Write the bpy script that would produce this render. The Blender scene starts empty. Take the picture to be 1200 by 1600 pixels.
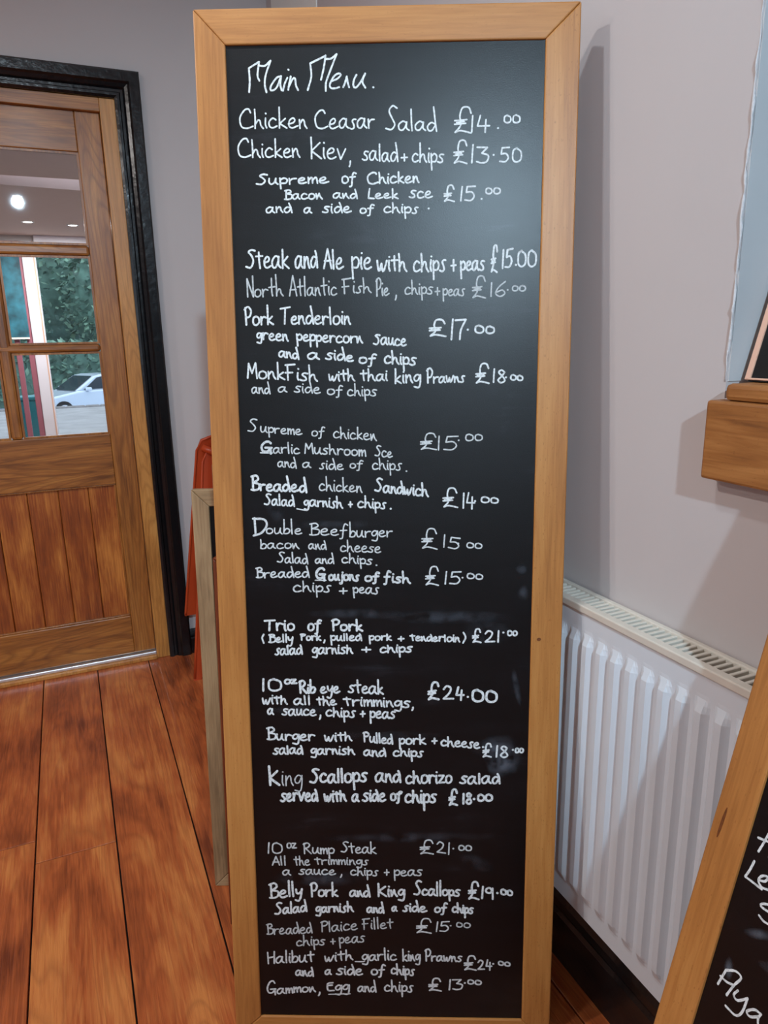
import bpy, bmesh, math, random
from mathutils import Vector, Matrix
random.seed(7)
scene = bpy.context.scene
COL = scene.collection

# ------------------------------------------------------------------ camera
cam_d = bpy.data.cameras.new('camera')
cam = bpy.data.objects.new('camera', cam_d)
COL.objects.link(cam)
cam_d.sensor_fit = 'VERTICAL'
cam_d.sensor_height = 36.0
cam_d.lens = 36.0 * 1101.06 / 1600.0
cam_d.clip_start = 0.02
cam_d.clip_end = 300
_R = Vector((0.9133, -0.4070, -0.0188)).normalized()
_F = Vector((0.3906, 0.8877, -0.2436)).normalized()
_U = _R.cross(_F).normalized()
_R = _F.cross(_U).normalized()
cam.matrix_world = Matrix(((_R.x, _U.x, -_F.x, 0.0), (_R.y, _U.y, -_F.y, 0.0), (_R.z, _U.z, -_F.z, 1.24), (0, 0, 0, 1)))
scene.camera = cam

# ------------------------------------------------------------------ world, exposure
world = bpy.data.worlds.new('overcast_sky')
scene.world = world
world.use_nodes = True
_bg = world.node_tree.nodes['Background']
_bg.inputs[0].default_value = (0.72, 0.84, 1.0, 1)
_bg.inputs[1].default_value = 2.4
scene.view_settings.view_transform = 'Standard'
scene.view_settings.look = 'None'
scene.view_settings.gamma = 1.0
scene.view_settings.exposure = -0.05
scene.view_settings.use_curve_mapping = False
scene.cycles.use_denoising = True
scene.cycles.max_bounces = 8
scene.cycles.diffuse_bounces = 4
scene.cycles.glossy_bounces = 4
scene.cycles.transmission_bounces = 6
scene.cycles.transparent_max_bounces = 10
scene.cycles.sample_clamp_indirect = 6.0

# ceiling downlights of the room, all above or behind the picture, two added as fill: (name, x, y, watts, colour)
DOWNLIGHTS = [
    ('downlight_over_board', -0.06, 0.80, 6.0, (0.84, 0.93, 1.0)),
    ('fill_light_left_of_board', -1.05, 1.00, 20.0, (1.0, 0.95, 0.91)),  # added fill that brightens the door wall
    ('fill_light_far_left', -2.20, 1.40, 20.0, (1.0, 0.955, 0.915)),  # added fill for the door side of the room
    ('downlight_behind_left', -2.25, -1.60, 6.0, (0.95, 0.97, 1.0)),
    ('downlight_behind', -0.60, -3.30, 5.0, (0.90, 0.95, 1.0)),
    ('downlight_behind_far_left', -2.60, -3.30, 5.0, (0.95, 0.97, 1.0)),
]
# lamp behind the camera; spot fitting and aim made up to light the board
SPOT = ((-0.20, -1.60), (0.46, 1.04, 1.42), 225.0, (0.60, 0.83, 1.0))
LOBBY_LIGHTS = [(-0.16, 8.0, 30.0), (0.24, 8.1, 30.0)]      # the two lamps seen through the top pane

WX, WY, CEIL = 0.797, 2.756, 2.45       # right wall plane, door wall plane, ceiling height
XL, YN = -4.0, -4.2                      # left wall plane, wall behind the camera

# ------------------------------------------------------------------ materials
MATS = {}
def new_mat(name):
    m = bpy.data.materials.new(name); m.use_nodes = True
    nt = m.node_tree
    b = nt.nodes['Principled BSDF']
    MATS[name] = m
    return m, nt, b
def N(nt, kind, **kw):
    n = nt.nodes.new(kind)
    for k, v in kw.items():
        if k in n.inputs: n.inputs[k].default_value = v
        else: setattr(n, k, v)
    return n
def ramp(nt, stops):
    r = nt.nodes.new('ShaderNodeValToRGB')
    e = r.color_ramp.elements
    while len(e) < len(stops): e.new(0.5)
    for el, (p, c) in zip(e, stops):
        el.position = p; el.color = (*c, 1)
    return r
def lin(r, g, b):
    f = lambda c: (c / 255 / 12.92) if c / 255 <= 0.04045 else ((c / 255 + 0.055) / 1.055) ** 2.4
    return (f(r), f(g), f(b))
def plain(name, c, rough=0.6, spec=0.5, metal=0.0, noise=0.0, nscale=8.0, bump=0.0, bscale=60.0, coat=0.0):
    m, nt, b = new_mat(name)
    b.inputs['Roughness'].default_value = rough
    b.inputs['Specular IOR Level'].default_value = spec
    b.inputs['Metallic'].default_value = metal
    b.inputs['Coat Weight'].default_value = coat
    tc = N(nt, 'ShaderNodeTexCoord')
    nz = N(nt, 'ShaderNodeTexNoise', Scale=nscale, Detail=4.0)
    nt.links.new(tc.outputs['Object'], nz.inputs['Vector'])
    d = tuple(x * (1 - noise) for x in c); l = tuple(min(1, x * (1 + noise)) for x in c)
    r = ramp(nt, [(0.3, d), (0.7, l)])
    nt.links.new(nz.outputs[0], r.inputs[0]); nt.links.new(r.outputs[0], b.inputs['Base Color'])
    if bump:
        n2 = N(nt, 'ShaderNodeTexNoise', Scale=bscale, Detail=5.0)
        nt.links.new(tc.outputs['Object'], n2.inputs['Vector'])
        bp = N(nt, 'ShaderNodeBump', Strength=bump, Distance=0.01)
        nt.links.new(n2.outputs[0], bp.inputs['Height']); nt.links.new(bp.outputs[0], b.inputs['Normal'])
    return m
def wood(name, dark, mid, light, axis='z', rough=0.4, grain=1.0, fleck=0.0, fine=1.0, patch=0.35, coat=0.0, bump=0.15, rnd=0.0, fig=0.0, blotch=4.5):
    """grain runs along the given object axis; patches, fine lines and short dark flecks give the figure"""
    m, nt, b = new_mat(name)
    L = nt.links.new
    tc = N(nt, 'ShaderNodeTexCoord'); oi = N(nt, 'ShaderNodeObjectInfo')
    off = N(nt, 'ShaderNodeVectorMath', operation='SCALE'); off.inputs['Scale'].default_value = 13.7
    cmb = N(nt, 'ShaderNodeCombineXYZ')
    for i in range(3): L(oi.outputs['Random'], cmb.inputs[i])
    L(cmb.outputs[0], off.inputs[0])
    add = N(nt, 'ShaderNodeVectorMath', operation='ADD')
    L(tc.outputs['Object'], add.inputs[0]); L(off.outputs[0], add.inputs[1])
    def mapped(al, ac):
        s = {'x': (al, ac, ac), 'y': (ac, al, ac), 'z': (ac, ac, al)}[axis]
        mp = N(nt, 'ShaderNodeMapping'); mp.inputs['Scale'].default_value = s
        L(add.outputs[0], mp.inputs['Vector']); return mp
    m1 = mapped(1.6 * grain, 14 * grain)
    n1 = N(nt, 'ShaderNodeTexNoise', Scale=1.0, Detail=5.0, Roughness=0.55, Distortion=1.6); L(m1.outputs[0], n1.inputs['Vector'])
    m2 = mapped(10 * fine, 210 * fine)
    n2 = N(nt, 'ShaderNodeTexNoise', Scale=1.0, Detail=3.0, Roughness=0.6, Distortion=0.6); L(m2.outputs[0], n2.inputs['Vector'])
    m3 = mapped(blotch * 0.5, blotch)
    n3 = N(nt, 'ShaderNodeTexNoise', Scale=1.0, Detail=3.0); L(m3.outputs[0], n3.inputs['Vector'])
    # combined = .5*n1 + .25*n2 + patch*n3
    a1 = N(nt, 'ShaderNodeMath', operation='MULTIPLY_ADD'); a1.inputs[1].default_value = 0.5; L(n2.outputs[0], a1.inputs[0])
    a0 = N(nt, 'ShaderNodeMath', operation='MULTIPLY'); a0.inputs[1].default_value = 0.7; L(n1.outputs[0], a0.inputs[0]); L(a0.outputs[0], a1.inputs[2])
    a2 = N(nt, 'ShaderNodeMath', operation='MULTIPLY_ADD'); a2.inputs[1].default_value = patch; L(n3.outputs[0], a2.inputs[0])
    L(a1.outputs[0], a2.inputs[2])
    mean = 0.35 + 0.25 + patch * 0.5
    last = a2
    if rnd:
        a3 = N(nt, 'ShaderNodeMath', operation='MULTIPLY_ADD'); a3.inputs[1].default_value = rnd
        L(oi.outputs['Random'], a3.inputs[0]); L(a2.outputs[0], a3.inputs[2]); last = a3; mean += rnd * 0.5
    sub = N(nt, 'ShaderNodeMath', operation='SUBTRACT'); sub.inputs[1].default_value = mean - 0.5
    L(last.outputs[0], sub.inputs[0])
    r = ramp(nt, [(0.24, dark), (0.5, mid), (0.74, light)])
    L(sub.outputs[0], r.inputs[0])
    col = r.outputs[0]
    if fig:
        mw = mapped(0.8, 7.0)
        nw = N(nt, 'ShaderNodeTexNoise', Scale=1.0, Detail=1.5, Distortion=0.4); L(mw.outputs[0], nw.inputs['Vector'])
        k1 = N(nt, 'ShaderNodeMath', operation='MULTIPLY'); k1.inputs[1].default_value = 26.0; L(nw.outputs[0], k1.inputs[0])
        k2 = N(nt, 'ShaderNodeMath', operation='FRACT'); L(k1.outputs[0], k2.inputs[0])
        rw = ramp(nt, [(0.0, (fig, fig, fig)), (0.28, (0, 0, 0)), (0.80, (0, 0, 0)), (1.0, (fig, fig, fig))]); L(k2.outputs[0], rw.inputs[0])
        mw2 = N(nt, 'ShaderNodeMath', operation='MULTIPLY'); L(rw.outputs[0], mw2.inputs[0]); L(n2.outputs[0], mw2.inputs[1])
        mxw = N(nt, 'ShaderNodeMixRGB'); L(mw2.outputs[0], mxw.inputs[0]); L(col, mxw.inputs[1]); mxw.inputs[2].default_value = (*dark, 1)
        col = mxw.outputs[0]
    if fleck:
        m4 = mapped(160, 420)
        n4 = N(nt, 'ShaderNodeTexNoise', Scale=1.0, Detail=1.0); L(m4.outputs[0], n4.inputs['Vector'])
        rr = ramp(nt, [(0.66, (0, 0, 0)), (0.74, (fleck, fleck, fleck))]); L(n4.outputs[0], rr.inputs[0])
        mx = N(nt, 'ShaderNodeMixRGB'); L(rr.outputs[0], mx.inputs[0]); L(col, mx.inputs[1]); mx.inputs[2].default_value = (*dark, 1)
        col = mx.outputs[0]
    L(col, b.inputs['Base Color'])
    b.inputs['Roughness'].default_value = rough
    b.inputs['Coat Weight'].default_value = coat
    b.inputs['Coat Roughness'].default_value = 0.2
    if bump:
        bp = N(nt, 'ShaderNodeBump', Strength=bump, Distance=0.002); L(n2.outputs[0], bp.inputs['Height']); L(bp.outputs[0], b.inputs['Normal'])
    return m

plain('wall_paint', lin(198, 191, 190), rough=0.75, noise=0.02, nscale=2.5, bump=0.05, bscale=9)
plain('recess_paint', lin(192, 194, 196), rough=0.75, noise=0.04, nscale=6, bump=0.08, bscale=14)
plain('ceiling_paint', lin(232, 228, 224), rough=0.85, noise=0.01)
plain('pink_ceiling_paint', lin(224, 202, 196), rough=0.85, noise=0.01)
plain('black_gloss', (0.006, 0.006, 0.007), rough=0.22, noise=0.2, nscale=20, bump=0.12, bscale=40)
plain('white_plaster', lin(206, 206, 208), rough=0.9, bump=0.4, bscale=80)
plain('radiator_white', lin(214, 221, 228), rough=0.32, noise=0.015)
plain('radiator_cream', lin(214, 208, 196), rough=0.4, noise=0.04, nscale=30)
plain('dark_metal', (0.02, 0.02, 0.02), rough=0.5)
plain('orange_plastic', lin(186, 70, 32), rough=0.38, noise=0.06)
plain('floor_joint', (0.012, 0.006, 0.004), rough=0.9)
plain('aluminium', (0.75, 0.74, 0.76), rough=0.3, metal=0.85, noise=0.05, nscale=40)
plain('white_upvc', lin(232, 228, 238), rough=0.35)
plain('mauve_paint', lin(160, 95, 110), rough=0.5)
plain('pink_frame', lin(222, 176, 152), rough=0.5, noise=0.05)
plain('paper', lin(236, 238, 232), rough=0.8, noise=0.02)
plain('asphalt', lin(150, 160, 178), rough=0.8, noise=0.08, nscale=2)
plain('road_paint', lin(225, 228, 235), rough=0.8)
plain('kerb_stone', lin(150, 146, 145), rough=0.9, noise=0.15, nscale=3)
plain('stone', lin(128, 122, 120), rough=0.9, noise=0.3, nscale=6, bump=0.4, bscale=12)
plain('leaf_dark', lin(84, 116, 102), rough=0.7, noise=0.35, nscale=3)
plain('leaf_light', lin(120, 152, 130), rough=0.7, noise=0.3, nscale=3)
plain('bark', lin(70, 58, 48), rough=0.9, noise=0.3)
plain('car_silver', lin(205, 214, 226), rough=0.25, metal=0.2, coat=0.5)
plain('car_white', lin(230, 234, 240), rough=0.25, coat=0.5)
plain('car_glass', (0.02, 0.03, 0.04), rough=0.08)
plain('tyre', (0.01, 0.01, 0.011), rough=0.8)
plain('lamp_glass', (0.8, 0.85, 0.9), rough=0.1)
plain('teal_plastic', lin(20, 120, 125), rough=0.5)
plain('blue_print', lin(40, 104, 122), rough=0.6, noise=0.7, nscale=7)
plain('lobby_tile', lin(150, 130, 115), rough=0.4, noise=0.1)
plain('knot_wood', lin(112, 62, 26), rough=0.5, noise=0.3, nscale=200)
plain('lamp_ring', lin(235, 235, 235), rough=0.3)

BEECH = (lin(152, 96, 46), lin(182, 122, 62), lin(200, 142, 78))
wood('beech_upright', *BEECH, axis='z', rough=0.42, grain=0.7, fleck=0.55, patch=0.4, bump=0.05)
wood('beech_crosswise', *BEECH, axis='x', rough=0.42, grain=0.7, fleck=0.35, patch=0.4, bump=0.05)
GREYW = (lin(96, 72, 48), lin(146, 116, 82), lin(176, 146, 108))
wood('weathered_pine_upright', *GREYW, axis='z', rough=0.6)
wood('weathered_pine_crosswise', *GREYW, axis='x', rough=0.6)
wood('red_brown_wood', lin(74, 30, 14), lin(122, 56, 26), lin(150, 76, 36), axis='z', rough=0.45)
OAK = (lin(92, 50, 18), lin(158, 98, 42), lin(190, 130, 62))
wood('oak_upright', *OAK, axis='z', rough=0.4, grain=1.3, coat=0.15, patch=0.4, fig=0.8)
wood('oak_crosswise', *OAK, axis='x', rough=0.4, grain=1.3, coat=0.15, patch=0.4, fig=0.8)
wood('oak_jamb', lin(138, 86, 36), lin(196, 134, 66), lin(216, 160, 88), axis='z', rough=0.4, grain=1.2, coat=0.15, fig=0.7)
wood('panel_board', lin(84, 32, 12), lin(152, 78, 30), lin(206, 132, 60), axis='z', rough=0.4, grain=0.6, patch=0.5, coat=0.2, blotch=9.0)
wood('beam_oak', lin(100, 58, 26), lin(152, 96, 46), lin(180, 122, 66), axis='y', rough=0.5, grain=1.6, fleck=0.3, fine=0.7)
wood('floor_plank', lin(112, 50, 24), lin(180, 94, 48), lin(212, 134, 72), axis='y', rough=0.34, grain=0.9, patch=0.85, coat=0.2, bump=0.6, rnd=0.10, fine=0.8, fig=0.5, blotch=7.0)

def board_mat():
    m, nt, b = new_mat('chalkboard')
    L = nt.links.new
    tc = N(nt, 'ShaderNodeTexCoord')
    n1 = N(nt, 'ShaderNodeTexNoise', Scale=5.0, Detail=6.0, Roughness=0.65); L(tc.outputs['Object'], n1.inputs['Vector'])
    mp = N(nt, 'ShaderNodeMapping'); mp.inputs['Scale'].default_value = (4, 4, 26); L(tc.outputs['Object'], mp.inputs['Vector'])
    n2 = N(nt, 'ShaderNodeTexNoise', Scale=1.0, Detail=6.0, Roughness=0.7, Distortion=0.5); L(mp.outputs[0], n2.inputs['Vector'])
    mu = N(nt, 'ShaderNodeMath', operation='MULTIPLY'); L(n1.outputs[0], mu.inputs[0]); L(n2.outputs[0], mu.inputs[1])
    r = ramp(nt, [(0.22, (0.0015, 0.0018, 0.0024)), (0.33, (0.003, 0.0036, 0.0048)), (0.5, (0.022, 0.025, 0.031))])
    L(mu.outputs[0], r.inputs[0])
    L(r.outputs[0], b.inputs['Base Color'])
    n3 = N(nt, 'ShaderNodeTexNoise', Scale=700.0, Detail=2.0); L(tc.outputs['Object'], n3.inputs['Vector'])
    bp = N(nt, 'ShaderNodeBump', Strength=0.22, Distance=0.0006); L(n3.outputs[0], bp.inputs['Height']); L(bp.outputs[0], b.inputs['Normal'])
    b.inputs['Roughness'].default_value = 0.345
    b.inputs['Specular IOR Level'].default_value = 0.38
board_mat()
def chalk_mat(tone):
    key = 'chalk_%d' % round(tone * 100)
    if key not in MATS:
        m, nt, b = new_mat(key)
        tc = N(nt, 'ShaderNodeTexCoord')
        nz = N(nt, 'ShaderNodeTexNoise', Scale=260.0, Detail=3.0); nt.links.new(tc.outputs['Object'], nz.inputs['Vector'])
        c = tuple(x * tone ** 1.0 for x in (0.80, 0.86, 0.88))
        r = ramp(nt, [(0.30, tuple(x * 0.62 for x in c)), (0.55, c)])
        nt.links.new(nz.outputs[0], r.inputs[0]); nt.links.new(r.outputs[0], b.inputs['Base Color'])
        b.inputs['Roughness'].default_value = 0.8
    return MATS[key]
def smudge_mat():
    m, nt, b = new_mat('chalk_dust')
    tc = N(nt, 'ShaderNodeTexCoord')
    n = N(nt, 'ShaderNodeTexNoise', Scale=40.0, Detail=5.0); nt.links.new(tc.outputs['Object'], n.inputs['Vector'])
    at = N(nt, 'ShaderNodeAttribute', attribute_name='dust_amount')
    r = ramp(nt, [(0.35, (0, 0, 0)), (0.75, (1, 1, 1))]); nt.links.new(n.outputs[0], r.inputs[0])
    mu = N(nt, 'ShaderNodeMath', operation='MULTIPLY'); nt.links.new(r.outputs[0], mu.inputs[0]); nt.links.new(at.outputs['Fac'], mu.inputs[1])
    b.inputs['Base Color'].default_value = (0.34, 0.40, 0.50, 1)
    b.inputs['Roughness'].default_value = 0.9
    nt.links.new(mu.outputs[0], b.inputs['Alpha'])
smudge_mat()
def glass_mat():
    m, nt, b = new_mat('window_glass')
    nt.nodes.remove(b)
    out = [n for n in nt.nodes if n.type == 'OUTPUT_MATERIAL'][0]
    tr = N(nt, 'ShaderNodeBsdfTransparent'); tr.inputs[0].default_value = (0.95, 0.97, 0.97, 1)
    gl = N(nt, 'ShaderNodeBsdfGlossy'); gl.inputs['Roughness'].default_value = 0.02
    fr = N(nt, 'ShaderNodeFresnel', IOR=1.5); mx = N(nt, 'ShaderNodeMixShader')
    nt.links.new(fr.outputs[0], mx.inputs[0]); nt.links.new(tr.outputs[0], mx.inputs[1]); nt.links.new(gl.outputs[0], mx.inputs[2])
    nt.links.new(mx.outputs[0], out.inputs[0])
glass_mat()
def emit_mat(name, c, s):
    m, nt, b = new_mat(name)
    b.inputs['Base Color'].default_value = (*c, 1)
    b.inputs['Emission Color'].default_value = (*c, 1)
    b.inputs['Emission Strength'].default_value = s
emit_mat('lamp_lens', (1.0, 0.97, 0.93), 14.0)

# ------------------------------------------------------------------ mesh helpers
class MB:
    """collects geometry for one mesh object"""
    def __init__(self): self.v = []; self.f = []; self.m = []
    def add(self, vs, fs, mi=0):
        o = len(self.v); self.v += [tuple(p) for p in vs]
        for f in fs: self.f.append([i + o for i in f]); self.m.append(mi)
        return self
    def box(self, x0, x1, y0, y1, z0, z1, mi=0):
        x0, x1 = min(x0, x1), max(x0, x1); y0, y1 = min(y0, y1), max(y0, y1); z0, z1 = min(z0, z1), max(z0, z1)
        return self.add([(x0, y0, z0), (x1, y0, z0), (x1, y1, z0), (x0, y1, z0), (x0, y0, z1), (x1, y0, z1), (x1, y1, z1), (x0, y1, z1)],
                        [(0, 3, 2, 1), (4, 5, 6, 7), (0, 1, 5, 4), (1, 2, 6, 5), (2, 3, 7, 6), (3, 0, 4, 7)], mi)
    def prism(self, pts, y0, y1, mi=0):
        """polygon in x,z (counter-clockwise seen from -y) extruded from y0 to y1"""
        n = len(pts)
        vs = [(x, y0, z) for x, z in pts] + [(x, y1, z) for x, z in pts]
        fs = [tuple(range(n)), tuple(range(2 * n - 1, n - 1, -1))]
        fs += [(i, i + n, (i + 1) % n + n, (i + 1) % n) for i in range(n)]
        return self.add(vs, fs, mi)
    def tube(self, pts, rad, seg=8, mi=0):
        pts = [Vector(p) for p in pts]; rings = []
        for i, p in enumerate(pts):
            d = (pts[min(i + 1, len(pts) - 1)] - pts[max(i - 1, 0)]).normalized()
            a = d.orthogonal().normalized(); b = d.cross(a)
            r = rad[i] if isinstance(rad, (list, tuple)) else rad
            rings.append([p + a * math.cos(t) * r + b * math.sin(t) * r for t in [2 * math.pi * k / seg for k in range(seg)]])
        vs = [q for r in rings for q in r]; fs = []
        for i in range(len(pts) - 1):
            for k in range(seg):
                fs.append((i * seg + k, i * seg + (k + 1) % seg, (i + 1) * seg + (k + 1) % seg, (i + 1) * seg + k))
        fs.append(tuple(range(seg - 1, -1, -1))); fs.append(tuple(range((len(pts) - 1) * seg, len(pts) * seg)))
        return self.add(vs, fs, mi)
    def mesh(self, name, mats, bevel=0.0, smooth=False, fix=True, segs=2):
        me = bpy.data.meshes.new(name)
        me.from_pydata(self.v, [], self.f)
        mats = mats if isinstance(mats, (list, tuple)) else [mats]
        for mt in mats: me.materials.append(MATS[mt] if isinstance(mt, str) else mt)
        for p, i in zip(me.polygons, self.m): p.material_index = i
        if fix or bevel:
            bm = bmesh.new(); bm.from_mesh(me)
            if fix: bmesh.ops.recalc_face_normals(bm, faces=bm.faces)
            if bevel:
                ed = [e for e in bm.edges if len(e.link_faces) == 2 and e.calc_face_angle(0) > 0.3]
                bmesh.ops.bevel(bm, geom=ed, offset=bevel, segments=segs, affect='EDGES', profile=0.5, clamp_overlap=True)
            bm.to_mesh(me); bm.free()
        if smooth:
            for p in me.polygons: p.use_smooth = True
        me.update()
        return me
    def build(self, name, mats, parent=None, **kw):
        return link(name, self.mesh(name, mats, **kw), parent)
def link(name, me, parent=None):
    o = bpy.data.objects.new(name, me); COL.objects.link(o)
    if parent is not None: o.parent = parent
    return o
def tag(o, label=None, cat=None, group=None, kind=None):
    if label: o['label'] = label
    if cat: o['category'] = cat
    if group: o['group'] = group
    if kind: o['kind'] = kind
    return o
def empty(name, loc=(0, 0, 0), rz=0.0):
    o = bpy.data.objects.new(name, None); o.empty_display_size = 0.1
    COL.objects.link(o); o.location = loc; o.rotation_euler = (0, 0, rz)
    return o
def oriented(name, origin, X, Z):
    """Empty whose local x runs along the thing's width, z up along it, -y towards whoever faces it"""
    X = Vector(X).normalized(); Z = Vector(Z); Z = (Z - X * Z.dot(X)).normalized(); Y = Z.cross(X)
    o = empty(name)
    o.matrix_world = Matrix(((X.x, Y.x, Z.x, origin[0]), (X.y, Y.y, Z.y, origin[1]), (X.z, Y.z, Z.z, origin[2]), (0, 0, 0, 1)))
    return o
def rect(x0, x1, z0, z1): return [(x0, z0), (x1, z0), (x1, z1), (x0, z1)]

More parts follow.
